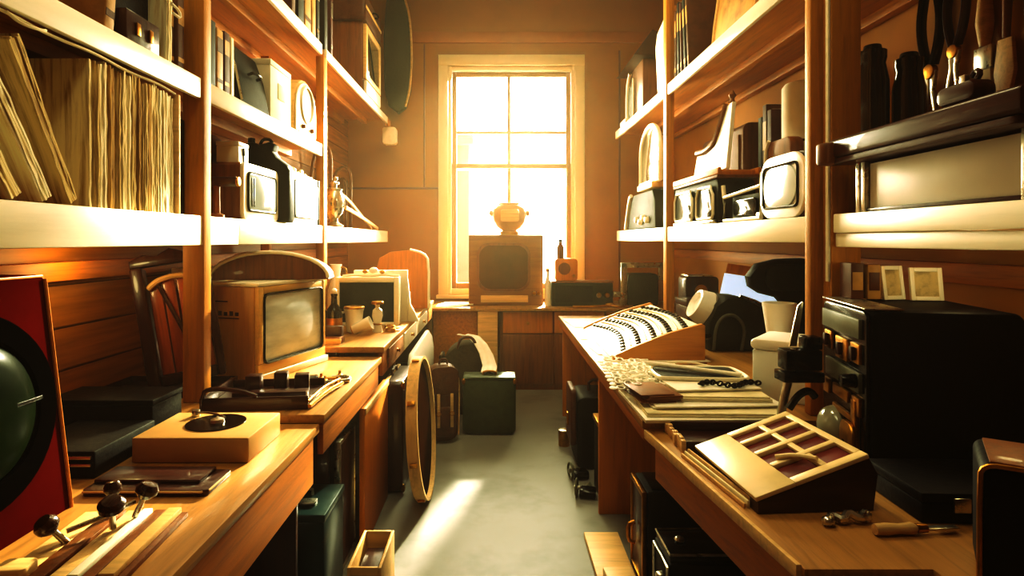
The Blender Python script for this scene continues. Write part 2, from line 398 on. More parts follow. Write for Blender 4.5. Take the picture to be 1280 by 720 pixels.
for k, (ya, yb) in enumerate(((3.35, 3.85), (3.9, 4.5), (4.55, 5.15))):
    d = wpart('drawer', MB().box(-.617, -.603, ya, yb, .735, .845, .003), CREAM if k else W_midx, bl3)
    wpart('knob', MB().lathe([(0, 0), (.012, 0), (.008, .01), (.014, .02), (0, .024)], M=Matrix.Translation((-.603, (ya+yb)/2, .79)) @ Matrix.Rotation(PI/2, 4, 'Y'), n=12), BRASS, bl3, parent=d)
br1 = bench('far right workbench with white sheets, stacked papers and the wedge console', .52, RW-.005, 2.16, 5.15, .80, .05, 1, legs=False,
            dividers=[(3.17, .535, 1.75, W_oran), (4.93, .535, 1.75, W_oran), (2.2, 1.1, 1.75, W_dark)])
# near right table, slightly turned
t = thing('workbench', 'near right table with pale edge under the cream key-well machine', 'workbench', (.9, 1.7, 0))
pts = [(.634, 1.24), (.90, 1.24), (.90, .85), (1.80, .85), (1.80, 2.15), (.534, 2.15)]
wpart('bench_top', MB().prism(pts, 'xy', .738, .77, .004), W_bench, t)
pts = [(.655, 1.27), (.68, 1.27), (.585, 2.13), (.56, 2.13)]
wpart('apron', MB().prism(pts, 'xy', .60, .7375, .003), W_apron, t)
for (x, y) in ((.70, 1.30), (1.70, .90), (1.70, 2.05)):
    wpart('leg', MB().box(x, x+.065, y, y+.065, 0, .7375, .004), W_post, t)
wpart('edge_moulding', MB().prism([(.622, 1.25), (.634, 1.25), (.534, 2.14), (.522, 2.14)], 'xy', .742, .774, .003), W_pale, t)
# desk under the window
t = thing('desk', 'wide wooden desk with drawers below the sunny window', 'desk', (.1, 6.1, 0))
wpart('desk_top', MB().box(LW+.01, RW-.01, 5.72, 6.44, .77, .80, .005), W_bench, t)
wpart('front_panel', MB().box(-.62, -.20, 5.80, 5.82, .02, .7695, .003), W_apron, t)
wpart('leg_panel', MB().box(-.19, .0, 5.735, 5.775, 0, .7695, .003), W_pale, t, 'upright plank with sunlight put into its pale colour')  # pale wood colour stands in for sunlight on this plank
wpart('cabinet_carcass', MB().box(.02, 1.70, 5.81, 6.42, 0, .7695, .003), W_mid, t)
for k in range(3):
    xa = .05+k*.50
    d = wpart('drawer', MB().box(xa, xa+.48, 5.79, 5.8095, .55, .755, .004), W_oran, t)
    wpart('knob', MB().lathe([(0, 0), (.012, 0), (.009, .012), (.016, .022), (0, .027)], M=Matrix.Translation((xa+.24, 5.79, .65)) @ Matrix.Rotation(PI/2, 4, 'X'), n=14), BRASS, t, parent=d)
    wpart('door', MB().box(xa, xa+.48, 5.79, 5.8095, .06, .54, .004), W_mid, t)
for x in (-1.55, -.7):
    wpart('leg', MB().box(x, x+.06, 5.86, 5.92, 0, .7695, .004), W_post, t)
# ------------------------------------------------------------------ reusable objects
def jit(a): return random.uniform(-a, a)
def file_mesh(th, depth, h, seed, rag=.004):
    # a tall paper file standing on edge: thickness along y, depth along x (front edge at x=0, back at -depth)
    r = random.Random(seed); mb = MB(); n = 12
    nl = max(1, int(th/.007))
    for k in range(nl):
        y0 = -th/2 + th*k/nl; y1 = y0 + th/nl*.82
        ph = r.uniform(0, 6); am = rag*r.uniform(.4, 1.2); hh = h-r.uniform(0, .012); fr = r.uniform(0, .008)
        t = bmesh.new(); rows = []
        for i in range(n+1):
            z = hh*i/n; dx = am*math.sin(ph+5*i/n)*(i/n); e = -fr+r.uniform(-.002, .002)
            rows.append([t.verts.new((e, y0+dx, z)), t.verts.new((e, y1+dx, z)), t.verts.new((-depth, y1+dx, z)), t.verts.new((-depth, y0+dx, z))])
        for A, B in zip(rows, rows[1:]):
            for q in range(4): t.faces.new((A[q], A[(q+1) % 4], B[(q+1) % 4], B[q]))
        t.faces.new(rows[0]); t.faces.new(rows[-1])
        bmesh.ops.recalc_face_normals(t, faces=list(t.faces)); mb._add(t)
    return mb
FILEM = [wood('file_paper_%d' % k, h, 'z', rough=.85, var=.3, scale=7, dark=d) for k, (h, d) in enumerate((('#f0dfb2', '#a8813c'), ('#dcc38a', '#8a5f25'), ('#f8eed0', '#c4a566'), ('#c79f5c', '#6b4318')))]
def put_file(name, label, cat, x, y, z, th, d, h, m, seed, tilt=0, group=None, side=-1):
    o = finish(name, file_mesh(th, d, h, seed), m)
    o.location = (x, y, z); o.rotation_euler = (R(tilt), 0, 0 if side < 0 else PI)
    return tag(o, label, cat, group)
def book(name, label, x, y, z, th, d, h, mcover, side=-1, tilt=0, group=None, band=None, cat='book'):
    # spine faces the aisle; origin at the front edge
    t = thing(name, label, cat, (x, y, z), 0 if side < 0 else 180, group)
    if tilt: t.rotation_euler = (R(tilt), 0, t.rotation_euler[2])
    part('cover', MB().rbox(-d, 0, -th/2, th/2, 0, h, min(.004, th*.3), 'z', 3, .0015), mcover, t)
    part('page_block', MB().box(-d+.004, -.006, -th/2+.003, th/2-.003, h, h+.002, .0005), PAPER, t)
    if band is not None:
        part('spine_label', MB().box(-.001, .0012, -th/2+.003, th/2-.003, h*.62, h*.86, .0004), band, t)
        part('spine_band', MB().box(-.001, .0012, -th/2+.003, th/2-.003, h*.12, h*.18, .0004), band, t)
    return t
# ------------------------------------------------------------------ left lower shelf: paper files
ZL = 1.5430
for i, (yb, tl, h) in enumerate(((1.34, 33, .46), (1.44, 31, .47), (1.535, 28, .46))):
    put_file('paper_file', 'tattered cream paper file slumping toward the camera, %s from the left frame edge' % ordn(i), 'file', LX-.015, yb+.08, ZL+.012, .035, .26, h-.03, FILEM[(i*2) % 3], 50+i, tl, 'slumped files on left shelf')
y = 1.665; i = 0
cuts = [.026, .02, .03, .022, .034, .02, .026, .022, .03, .02, .028, .024]
for i, th in enumerate(cuts):
    put_file('paper_file', 'upright tattered cream paper file, %s in the row after the slumped ones' % ordn(i), 'file', LX-.012+jit(.006), y+th/2, ZL, th-.006, .27, .425+jit(.012), FILEM[[0, 1, 2, 0, 3, 1, 0, 2, 1, 3, 1, 3][i]], 70+i, 0, 'upright files on left shelf'); y += th
for i in range(3):
    put_file('record_sleeve', ['worn pale record sleeve beside the dark gap in the file row', 'whitest bulging record sleeve right of the dark gap', 'pale record sleeve touching the thin end board'][i], 'record sleeve', LX-.012, 1.992+.045*i, ZL, .041, .27, .425-.008*i, FILEM[2] if i else FILEM[0], 90+i)
solo('end_board', MB().box(LX-.30, LX-.005, 2.115, 2.130, ZL, ZL+.42, .002), W_pale, 'thin pale end board closing the row of files', 'board')
b = MB(); b.tube([(LX-.03, .95, 1.972), (LX-.02, 1.2, 1.972), (LX-.01, 1.38, 1.976), (LX-.02, 1.52, 1.970), (LX-.006, 1.68, 1.973), (LX-.02, 1.85, 1.968), (LX-.012, 2.0, 1.972), (LX-.02, 2.12, 1.966)], .0045, 6, smooth=2)
b.tube([(LX-.01, 1.38, 1.976), (LX+.006, 1.40, 1.955), (LX+.008, 1.47, 1.962), (LX-.01, 1.50, 1.974)], .004, 6, smooth=2)
solo('cord', b, PAPER, 'pale cord lying along the tops of the paper files', 'cord')
solo('file_box', MB().box(LX-.34, LX-.06, 2.16, 2.265, ZL, ZL+.36, .006), BLACK, 'black upright box squeezed between files and wooden post', 'box')
# ------------------------------------------------------------------ small TVs / radios facing the aisle
def small_tv(label, x, y0, y1, z, h, depth, body, face, scr, side=-1, rz=0, name='television', cat='television', round_top=.03, rim=.035, lowbar=0.0, extra=None):
    # local: face plane at x=0 facing +x for side<0; built along y
    w = y1-y0
    t = thing(name, label, cat, (x, (y0+y1)/2, z), rz if side < 0 else 180+rz)
    part('cabinet', MB().rbox(-depth, -.012, -w/2, w/2, 0, h, round_top*.6, 'x', 4, .006), body, t)
    f = MB(); n = 5
    # face frame with rounded opening
    f.rbox(-.0118, .006, -w/2, w/2, 0, h, round_top, 'x', 6, .004)
    fo = part('front_frame', f, face, t)
    part('screen', MB().rbox(.0062, .013, -w/2+rim, w/2-rim, rim+lowbar, h-rim, round_top*.9, 'x', 6, .004), scr, t)
    g = MB(); pts = []
    for (cu, cv, a0) in ((w/2-rim-.02, h-rim-.02, 0), (-w/2+rim+.02, h-rim-.02, 90), (-w/2+rim+.02, rim+lowbar+.02, 180), (w/2-rim-.02, rim+lowbar+.02, 270)):
        for k in range(5): q = R(a0+22.5*k); pts.append((.009, cu+.024*math.cos(q), cv+.024*math.sin(q)))
    g.tube(pts, .006, 6, True)
    part('screen_rim', g, BLACKG, t)
    return t
BROWNBOX = W_mid
t = small_tv('small white-faced television in a brown wooden cabinet on the left shelf', LX-.012, 2.66, 3.08, ZL, .255, .26, W_mid, CREAM, SCREEN, rim=.045)
b = MB()
for k in (0, 1): b.box(.0132, .0165, -.14+.022*k, -.13+.022*k, .06, .19, .001)
part('reflection_strip', b, BLACKG, t)
TVTOP = ZL+.255
o = thing('jewelry_box', 'small white cube box with dark clasp on the white-faced television', 'box', (LX-.08, 2.74, TVTOP))
part('body', MB().box(-.06, .04, -.055, .055, 0, .075, .004), WHITE, o); part('lid', MB().box(-.062, .042, -.057, .057, .0755, .095, .004), WHITE, o)
part('clasp', MB().box(.0405, .047, -.012, .012, .035, .07, .002), BLACKG, o)
part('strap', MB().box(.0405, .0435, -.004, .004, .002, .035, .001), BLACKG, o)
b = MB(); b.ell((LX-.19, 2.74, TVTOP+.065), (.05, .10, .07), 18); b.ell((LX-.19, 2.82, TVTOP+.045), (.045, .05, .05), 14)
solo('leather_pouch', b, LEATHER, 'brown lumpy leather pouch behind the small white box', 'pouch')
# T-handled mallet
o = thing('mallet', 'wooden mallet with dark round head bar standing before the small television', 'mallet', (LX-.05, 2.50, ZL))
part('handle', MB().cyl((0, 0, .0), (0, 0, .135), .014, .012, 12), W_mid, o)
part('head', MB().cyl((-.115, 0, .150), (.085, 0, .150), .021, .021, 16, .005), W_darkx, o, 'dark cylindrical mallet head')
part('cap', MB().cyl((.0855, 0, .150), (.094, 0, .150), .022, .020, 16, .003), BRASS, o)
part('foot', MB().lathe([(0, 0), (.03, 0), (.03, .012), (.014, .02)], n=14), W_mid, o)
# green jerry can
o = thing('jerry_can', 'dark green shouldered can standing between the two white-faced sets', 'can', (LX-.09, 3.17, ZL))
pr = [(-.15, 0), (.115, 0), (.125, .02), (.125, .27), (.11, .30), (.055, .34), (.035, .37), (.045, .405), (.02, .42), (-.035, .405), (-.07, .42), (-.115, .41), (-.13, .37), (-.15, .33)]
part('body', MB().prism(pr, 'xz', -.045, .045, .012), GREENBK, o)
part('cap', MB().cyl((-.09, 0, .4205), (-.09, 0, .445), .02, .018, 14, .003), BLACKG, o)
part('handle', MB().tube([(-.045, 0, .41), (-.03, 0, .44), (.005, 0, .44), (.02, 0, .42)], .008, 8, smooth=2), BLACKG, o)
t = small_tv('white-faced radio with a dark strap and carved crest next to the green can', LX-.005, 3.26, 3.76, ZL, .275, .24, BLACK, WHITE, mat('radio_dial_white', '#f1f2ee', rough=.25, var=.04, scale=4, bump=0), round_top=.015, rim=.04, name='radio', cat='radio')
part('strap', MB().box(-.24, .012, .225, .245, .0, .277, .003), BLACK, t)
b = MB()
for k in range(9): b.ell((-.06+jit(.02), -.21+.045*k, .30+.012*math.sin(k*2.1)), (.022, .026, .024), 8)
b.box(-.10, -.02, -.23, .2, .2755, .292, .004)
part('carved_crest', b, mat('carved_ivory', '#d9c79b', rough=.5, var=.5, scale=30, bump=.1), t, 'pale carved ornament strip on top')
# ornate jug
o = thing('ornate_jug', 'silver footed jug with figure lid on the far left shelf', 'jug', (LX-.07, 4.36, ZL))
part('body', MB().lathe([(0, 0), (.065, 0), (.07, .012), (.03, .04), (.028, .06), (.062, .10), (.078, .16), (.07, .22), (.055, .26), (.062, .275), (.04, .285), (0, .29)], n=24), METAL, o)
part('handle', MB().tube([(-.06, 0, .25), (-.12, 0, .255), (-.13, 0, .18), (-.10, 0, .12), (-.065, 0, .11)], .009, 8, smooth=2), METAL, o)
b = MB(); b.ell((0, 0, .31), (.025, .025, .035), 12); b.ell((.012, .0, .35), (.017, .017, .02), 12); b.ell((.022, .02, .32), (.012, .03, .012), 8)
part('figure_knob', b, METAL, o)
for k in range(6):
    a = k*PI/3; b = MB() if k == 0 else b
    b.ell((.072*math.cos(a), .072*math.sin(a), .17), (.012, .012, .035), 8)
part('raised_panels', b, METAL, o)
# bentwood chair backs
def bent_back(label, x, y, z, w, h, rz):
    o = thing('bentwood_chair_back', label, 'chair back', (x, y, z), rz)
    part('bow', MB().tube([(-w/2, 0, 0.002), (-w/2, .0, h*.6), (-w*.42, .02, h*.9), (0, .03, h), (w*.42, .02, h*.9), (w/2, 0, h*.6), (w/2, 0, 0.002)], .013, 8, smooth=2), W_mid, o)
    part('inner_bow', MB().tube([(-w/4, .0, 0.002), (-w/4, .0, h*.5), (-w*.2, .015, h*.75), (0, .02, h*.82), (w*.2, .015, h*.75), (w/4, 0, h*.5), (w/4, 0, 0.002)], .009, 8, smooth=2), W_mid, o)
    part('splat', MB().box(-.02, .02, .004, .014, .002, h*.80, .003), W_mid, o)
    return o
bent_back('tall bentwood chair hoop standing behind the silver jug', LX-.34, 4.95, ZL, .26, .70, -35)
bent_back('short bentwood chair hoop in front of the taller one, left shelf end', LX-.29, 5.40, ZL, .26, .58, -35)
o = solo('bent_stick', MB().tube([(LX-.13, 4.75, ZL+.28), (LX-.12, 5.0, ZL+.24), (LX-.10, 5.4, ZL+.12), (LX-.09, 5.75, ZL+.018)], .018, 8, smooth=2, flat=.5), W_pale, 'upper pale curved stick sagging toward the shelf end', 'stick')
o = solo('bent_stick', MB().tube([(LX-.07, 4.7, ZL+.16), (LX-.06, 5.0, ZL+.13), (LX-.04, 5.4, ZL+.07), (LX-.04, 5.8, ZL+.018)], .018, 8, smooth=2, flat=.5), W_pale, 'lower pale curved stick sagging toward the shelf end', 'stick')
# ------------------------------------------------------------------ left upper shelf
ZU = 2.0625
BK = [mat('book_brown', '#5a3113', var=.35), mat('book_black', '#160d09', var=.3), mat('book_red', '#4a130b', var=.3), mat('book_tan', '#b98a4a', var=.3), mat('book_cream', '#e6d6ae', var=.15)]
book('book', 'tan patterned book leaning at the near end of the upper left shelf', LX-.02, 1.76, ZU, .045, .22, .36, BK[3], tilt=-6, band=BK[0])
o = thing('storage_box', 'big black box with a silver top line on the upper left shelf', 'box', (LX-.16, 1.93, ZU))
part('body', MB().box(-.16, .10, -.10, .10, 0, .28, .006), BLACK, o); part('lid', MB().box(-.165, .105, -.105, .105, .2805, .32, .006), BLACK, o)
part('metal_edge', MB().box(.1052, .110, -.105, .105, .281, .289, .001), METAL, o)
o = thing('storage_box', 'black low-lying case beneath the silver-lined black box edge', 'box', (LX-.03, 1.93, ZU))
part('body', MB().box(-.02, .015, -.095, .085, 0, .10, .004), W_dark, o)
part('clasp', MB().box(.0155, .022, -.05, -.03, .03, .07, .002), BRASS, o); part('clasp', MB().box(.0155, .022, .02, .04, .03, .07, .002), BRASS, o)
put_file('paper_file', 'single narrow cream file tied with a bow by the left post', 'file', LX-.012, 2.075, ZU, .03, .24, .42, FILEM[2], 31)
b = MB(); b.tube([(LX, 2.06, ZU+.22), (LX+.006, 2.09, ZU+.235), (LX+.006, 2.13, ZU+.26)], .005, 6, smooth=1); b.tube([(LX, 2.06, ZU+.20), (LX+.006, 2.10, ZU+.19), (LX+.006, 2.11, ZU+.165), (LX, 2.07, ZU+.17)], .005, 6, smooth=1)
solo('ribbon', b, PAPERW, 'pale ribbon bow tied round the narrow cream file', 'ribbon')
book('book', 'brown book with pale base label left of the wooden post', LX-.04, 2.13, ZU, .042, .20, .24, BK[0], band=BK[3])
book('book', 'dark book with gold lettered band touching the wooden post', LX-.03, 2.18, ZU, .045, .20, .27, BK[0], band=BK[3])
for i, (y, th, h, m, bd, lab) in enumerate(((2.385, .05, .26, 1, None, 'black book just right of the left wooden post'), (2.448, .055, .245, 3, BK[0], 'tan book with dark ornament bands right of the post'), (2.512, .05, .255, 2, BK[3], 'dark red book between tan and cream books'), (2.563, .03, .25, 4, None, 'thin cream book beside the black slanted box'))):
    book('book', lab, LX-.012, y, ZU, th, .22, h, BK[m], band=bd)
o = thing('slanted_case', 'black case with sloping front on the upper left shelf', 'case', (LX-.13, 2.82, ZU))
part('body', MB().prism([(-.17, 0), (.115, 0), (.085, .16), (.045, .27), (.03, .285), (-.17, .285)], 'xz', -.17, .17, .006), BLACK, o)
part('front_trim', MB().tube([(.118, -.165, .01), (.088, -.165, .16), (.047, -.165, .272)], .006, 6), METAL, o)
part('handle', MB().tube([(.096, -.05, .15), (.125, -.05, .16), (.125, .05, .16), (.096, .05, .15)], .007, 8, smooth=1), BLACKG, o)
o = thing('box_file', 'wide cream box file between the black case and arched set', 'box', (LX-.11, 3.16, ZU))
part('body', MB().box(-.15, .09, -.15, .15, 0, .27, .004), PAPERW, o); part('lid', MB().box(-.152, .092, -.152, .152, .2705, .30, .004), PAPERW, o)
part('spine_label', MB().box(.0905, .093, -.05, .05, .12, .2, .001), PAPER, o)
def arched_radio(label, x, y, z, w, h, d, m, face, rz=0):
    o = thing('arched_radio', label, 'radio', (x, y, z), rz)
    def arch(w, h, k=0):
        p = [(-w/2, 0), (w/2, 0), (w/2, h*.5)]
        for q in range(1, 10): a = PI/2*q/10*2; p.append((w/2*math.cos(a), h*.5+h*.5*math.sin(a)))
        p.append((-w/2, h*.5)); return p
    part('case', MB().prism(arch(w, h), 'yz', -d, 0, .01), m, o)
    part('front_panel', MB().prism([(u, v+.012) for u, v in arch(w-.03, h-.03)], 'yz', .0005, .008, .004), face, o)
    g = MB(); g.torus((.012, 0, h*.56), w*.27, .007, Matrix.Rotation(PI/2, 4, 'Y'))
    part('grille_ring', g, face, o)
    for s in (-1, 1): part('knob', MB().cyl((.0082, s*w*.2, h*.14), (.028, s*w*.2, h*.14), .014, .012, 14, .002), W_mid, o)
    return o
arched_radio('pale arched set by the slim second post, upper left shelf', LX-.02, 3.56, ZU, .40, .33, .2, W_pale, CREAM)
# ------------------------------------------------------------------ left top shelf
ZT = 2.7025
for i, (y, th, h, m, bd, lab) in enumerate(((3.33, .06, .40, 0, None, 'brown book at near end of the highest left shelf'), (3.46, .10, .42, 1, None, 'thick black book on the highest left shelf'), (3.585, .11, .44, 3, BK[0], 'tan folder with dark streaks on the highest left shelf'), (3.70, .07, .40, 3, None, 'second tan folder beside streaked one, highest left shelf'), (3.79, .05, .42, 1, METAL, 'narrow black book with silver bands, highest left shelf'), (3.96, .07, .45, 1, None, 'black ledger just before the boxy television'), (4.10, .05, .43, 2, METAL, 'dark red ledger next to boxy television'))):
    book('book', lab, LX-.012, y, ZT, th, .25, h, BK[m], band=bd)
o = thing('television', 'boxy old television with pale frame at end of the highest shelf', 'television', (LX-.02, 5.45, ZT))
part('cabinet', MB().box(-.46, -.012, -.33, .33, 0.0, .62, .012), W_mid, o)
part('base_drawer', MB().box(-.0115, .02, -.30, .30, .01, .12, .006), CREAM, o)
b = MB(); b.box(-.0115, .018, -.32, -.25, .13, .60); b.box(-.0115, .018, .25, .32, .13, .60); b.box(-.0115, .018, -.25, .25, .545, .60); b.box(-.0115, .018, -.25, .25, .13, .18)
part('front_frame', b, W_pale, o)
part('screen', MB().rbox(-.0115, .008, -.249, .249, .181, .544, .04, 'x', 5, .003), DSCREEN, o)
o = thing('suitcase', 'brown case lying on the boxy television up high', 'suitcase', (LX-.22, 5.42, ZT+.6205))
part('shell', MB().rbox(-.24, .22, -.34, .34, 0, .22, .03, 'z', 4, .01), LEATHER, o)
part('rim', MB().box(.2205, .228, -.33, .33, .10, .125, .002), W_pale, o)
part('handle', MB().tube([(.221, -.06, .15), (.255, -.05, .15), (.255, .05, .15), (.221, .06, .15)], .009, 8, smooth=1), BLACKG, o)
o = thing('instrument_case', 'tall rounded dark case hanging on back wall past the highest shelf', 'instrument case', (-1.06, 6.42, 2.80))
p = [(-.14, .25), (-.10, .08), (0, 0), (.08, .06), (.13, .25), (.15, .6), (.13, 1.0), (.07, 1.22), (-.02, 1.28), (-.12, 1.2), (-.15, .8)]
part('shell', MB().prism(p, 'xz', -.07, .055, .02), GREENBK, o)
part('rim', MB().tube([(.085, -.075, .06), (.135, -.075, .25), (.155, -.075, .6), (.135, -.075, 1.0), (.075, -.075, 1.22)], .012, 8, smooth=2), W_pale, o, 'pale worn edge of the case')
part('hanging_peg', MB().cyl((0, .056, 1.15), (0, .079, 1.15), .015, .015, 10), W_mid, o)

# ------------------------------------------------------------------ left bench
Z1, Z2, Z3 = .8005, .8305, .8805
RED = mat('red_lacquer', '#460806', rough=.6, var=.25, scale=4, bump=.01, spec=0.0)
o = thing('speaker_cabinet', 'red lacquered cabinet with round green screen at the left edge', 'speaker cabinet', (-1.04, 1.24, Z1), 0)
# face plane leans back slightly: x from 0 (bottom) to -.07 (top)
part('cabinet', MB().prism([(-.42, 0), (0, 0), (-.065, .555), (-.075, .565), (-.42, .565)], 'xz', -.235, .225, .006), RED, o)
MF = Matrix.Translation((-.033, 0, .285)) @ Matrix.Rotation(R(-6.7), 4, 'Y')
b = MB(); n = 48
b.lathe([(.150, .0), (.150, .004), (.156, .009), (.205, .009), (.212, .0)], n=n, M=MF @ Matrix.Rotation(PI/2, 4, 'Y'))
part('bezel', b, mat('matt_black', '#080706', rough=.75, var=.2, scale=20, bump=0, spec=0.0), o)
b = MB(); b.lathe([(.1495, .001), (.14, .010), (.10, .020), (.05, .027), (0, .029)], n=n, M=MF @ Matrix.Rotation(PI/2, 4, 'Y'))
part('round_screen', b, mat('green_tube_glass', '#121d0b', rough=.3, var=.5, scale=4, bump=0, spec=.02), o, 'bulging dark green round screen')
b = MB(); b.box(-.015, -.009, -.145, .145, -.004, .004, .001, M=MF @ Matrix.Translation((.033, 0, 0)))
part('screen_bar', b, BLACKG, o)
b = MB(); b.box(-.072, -.0665, -.232, .222, .5585, .565, .002); b.tube([(.002, .222, .0), (-.063, .222, .555)], .0045, 6); b.tube([(-.067, .222, .559), (-.40, .222, .566)], .004, 6)
part('edge_trim', b, mat('orange_edge_trim', '#d98a3a', rough=.4, var=.3), o, 'orange edging')  # orange strips along the top and side edges
# control board with knobs
KN = mat('knob_brown', '#3c1e0c', rough=.25, var=.4, scale=20, coat=.5)
o = thing('control_board', 'slatted wooden board with four brown knobs, nearest on left bench', 'control board', (-.83, 1.25, Z1), 4)
part('backing', MB().box(-.115, .115, -.15, .15, 0, .012, .002), W_mid, o)
for k, (w, m) in enumerate(((.05, W_pale), (.035, W_mid), (.03, W_pale), (.02, CREAM), (.025, W_mid), (.03, W_pale))):
    x0 = -.112+sum((.05, .035, .03, .02, .025, .03)[:k])+.005*k
    part('slat', MB().box(x0, x0+w, -.145+.01*(k % 2), .145, .0125, .022+.004*(k % 2), .002), m, o)
def knob(o, x, y, z, dx, dy, dz, rr):
    d = Vector((dx, dy, dz)).normalized(); M = Matrix.Translation((x, y, z)) @ d.to_track_quat('Z', 'Y').to_matrix().to_4x4()
    L_ = .045
    s = part('knob', MB().lathe([(0, L_), (rr*.55, L_), (rr, L_+.012), (rr*1.02, L_+.022), (rr*.7, L_+.032), (0, L_+.035)], n=20, M=M), KN, o)
    part('stem', MB().cyl(M @ Vector((0, 0, 0)), M @ Vector((0, 0, L_)), .007, .006, 10), METAL, o, ) .parent = s
knob(o, -.065, .0, .022, -.3, -.5, .8, .022)
knob(o, .0, .05, .026, .15, -.35, .9, .026)
knob(o, .02, .10, .026, .35, .1, .85, .024)
knob(o, -.03, .11, .024, -.1, .1, .9, .018)
part('linkage_rod', MB().tube([(-.065, 0, .045), (-.01, .05, .055), (.02, .10, .06)], .0055, 8, smooth=1), METAL, o)
part('corner_block', MB().rbox(-.11, -.05, -.148, -.10, .0225, .045, .012, 'z', 4, .004), W_pale, o)
# dark slab tray
o = thing('clipboard_tray', 'thin dark tray with pale worn edge in front of record player', 'tray', (-.90, 1.59, Z1), 0)
part('tray', MB().rbox(-.155, .165, -.072, .072, 0, .016, .012, 'z', 4, .003), W_darkx, o)
part('lid', MB().box(-.15, .125, -.03, .066, .0165, .026, .003), W_darkx, o)
part('worn_edge', MB().tube([(-.15, -.073, .012), (.15, -.073, .012), (.164, -.06, .012), (.164, .06, .012)], .003, 6), W_pale, o)
# portable record player
o = thing('record_player', 'pale wooden box record player with a dark record inset on top', 'record player', (-.895, 1.875, Z1))
part('case', MB().box(-.17, .17, -.13, .13, 0, .074, .005), mat('player_box', '#b8905c', rough=.45, var=.15, scale=5, bump=.02), o)
part('record', MB().lathe([(0, .0745), (.088, .0745), (.088, .0775), (.03, .078), (0, .078)], loc=(.01, .012, 0), n=40), BLACKG, o, 'black vinyl record')
part('spindle_cap', MB().lathe([(0, .0782), (.022, .0782), (.02, .088), (.008, .092), (0, .098)], loc=(.015, .01, 0), n=18), METAL, o)
b = MB(); b.tube([(-.09, .085, .085), (-.02, .06, .092), (.03, .03, .086)], .004, 8, smooth=1); b.cyl((-.09, .085, .0745), (-.09, .085, .095), .014, .012, 14, .002)
part('tone_arm', b, METAL, o)
# dark decks behind red cabinet
o = thing('cassette_deck', 'black flat deck with two silver edge lines beside the red cabinet', 'tape deck', (-1.17, 1.80, Z1))
part('body', MB().box(-.17, .075, -.17, .12, 0, .075, .005), BLACK, o)
for z in (.055, .035): part('metal_edge', MB().box(-.165, .068, -.178, -.1705, z, z+.008, .001), METAL, o)
o = thing('equipment_box', 'long black box behind the record player', 'box', (-1.28, 2.02, Z1))
part('body', MB().box(-.18, .17, -.09, .09, 0, .115, .005), BLACK, o); part('lid', MB().box(-.183, .173, -.093, .093, .1155, .135, .004), BLACK, o)
# tray with leaning chair back
o = thing('serving_tray', 'long dark wooden tray under the leaning slatted chair back', 'tray', (-1.35, 2.468, Z2), 0)
part('base', MB().box(-.22, .22, -.11, .11, 0, .012, .003), W_darkx, o)
for (a, c, e, f) in ((-.22, .22, -.12, -.1105), (-.22, .22, .1105, .12), (-.23, -.2205, -.12, .12), (.2205, .23, -.12, .12)):
    part('rim', MB().box(a, c, e, f, 0, .034, .003), W_darkx, o)
MT = Matrix.Translation((-1.26, 2.47, Z2+.040)) @ Matrix.Rotation(R(22), 4, 'Z') @ Matrix.Rotation(R(-9), 4, 'Y') @ Matrix.Rotation(R(-6), 4, 'X')
o = thing('carved_chair_back', 'dark carved wooden chair back with orange slats leaning in the tray', 'chair back', M=MT)
p = []
def cb(w, h): return [(-w/2, .03), (-w/2+.02, .0), (w/2-.03, .0), (w/2, .03), (w/2, h-.06), (w/2-.03, h), (w*.2, h+.02), (0, h+.015), (-w*.25, h+.03), (-w/2, h-.02)]
part('left_stile', MB().box(-.15, -.105, -.05, .05, 0, .49, .01), W_dark, o)
part('right_stile', MB().box(.105, .135, -.03, .03, 0, .49, .008), W_dark, o)
part('bottom_rail', MB().box(-.1045, .1045, -.025, .025, .0, .045, .008), W_dark, o)
b = MB(); b.prism([(-.15, .4905), (.135, .4905), (.14, .53), (.10, .515), (.06, .53), (.0, .555), (-.05, .53), (-.10, .54), (-.15, .52)], 'xz', -.035, .035, .01); b.ell((.115, -.02, .535), (.022, .025, .025), 12)
part('crest_rail', b, W_dark, o)
part('arched_rail', MB().tube([(-.10, -.02, .40), (-.06, -.02, .43), (0, -.02, .44), (.06, -.02, .43), (.10, -.02, .40)], .012, 8, smooth=2), W_pale, o, 'pale arched upper rail')
SL = wood('slat_orange', '#a8541a', 'z', rough=.3, var=.4, coat=.4)
for x in (-.075, -.025, .028, .078): part('slat', MB().box(x-.022, x+.022, -.008, .006, .0455, .425+.01*(abs(x) < .05), .003), SL, o)
part('diagonal_brace', MB().tube([(-.06, -.016, .41), (.0, -.018, .22), (.05, -.016, .05)], .008, 8), W_dark, o)
# wide television on the middle bench
MTV = Matrix.Translation((-.975, 2.855, Z2)) @ Matrix.Rotation(R(-17.0), 4, 'Z')
o = thing('television', 'wide beige television with silvery screen on the left bench', 'television', M=MTV)
W2, H2 = .256, .425
part('cabinet', MB().box(-.25, -.01, -W2, W2, 0, H2-.012, .006), wood('tv_side', '#c58b3e', 'z', rough=.45, var=.15), o)
part('top_cover', MB().box(-.25, .012, -W2, W2, H2-.0115, H2+.005, .005), CREAM, o)
b = MB(); b.box(-.0095, .012, -W2, -W2+.035, .075, H2-.012); b.box(-.0095, .012, W2-.03, W2, .075, H2-.012); b.box(-.0095, .012, -W2+.035, W2-.03, H2-.045, H2-.012); b.box(-.0095, .012, -W2, W2, .0, .0745)
part('front_frame', b, wood('tv_front', '#d9a85c', 'y', var=.12), o)
part('base_strip', MB().box(.0122, .03, -W2, W2, 0, .03, .004), CREAM, o)
SCRN = mat('reflection_silver_screen', '#e6ecec', rough=.32, var=.1, scale=1.2, stretch=(1, 1, 4), bump=0, spec=.5, dark='#aab4b4')  # silvery base colour stands in for the window's reflection
b = MB()
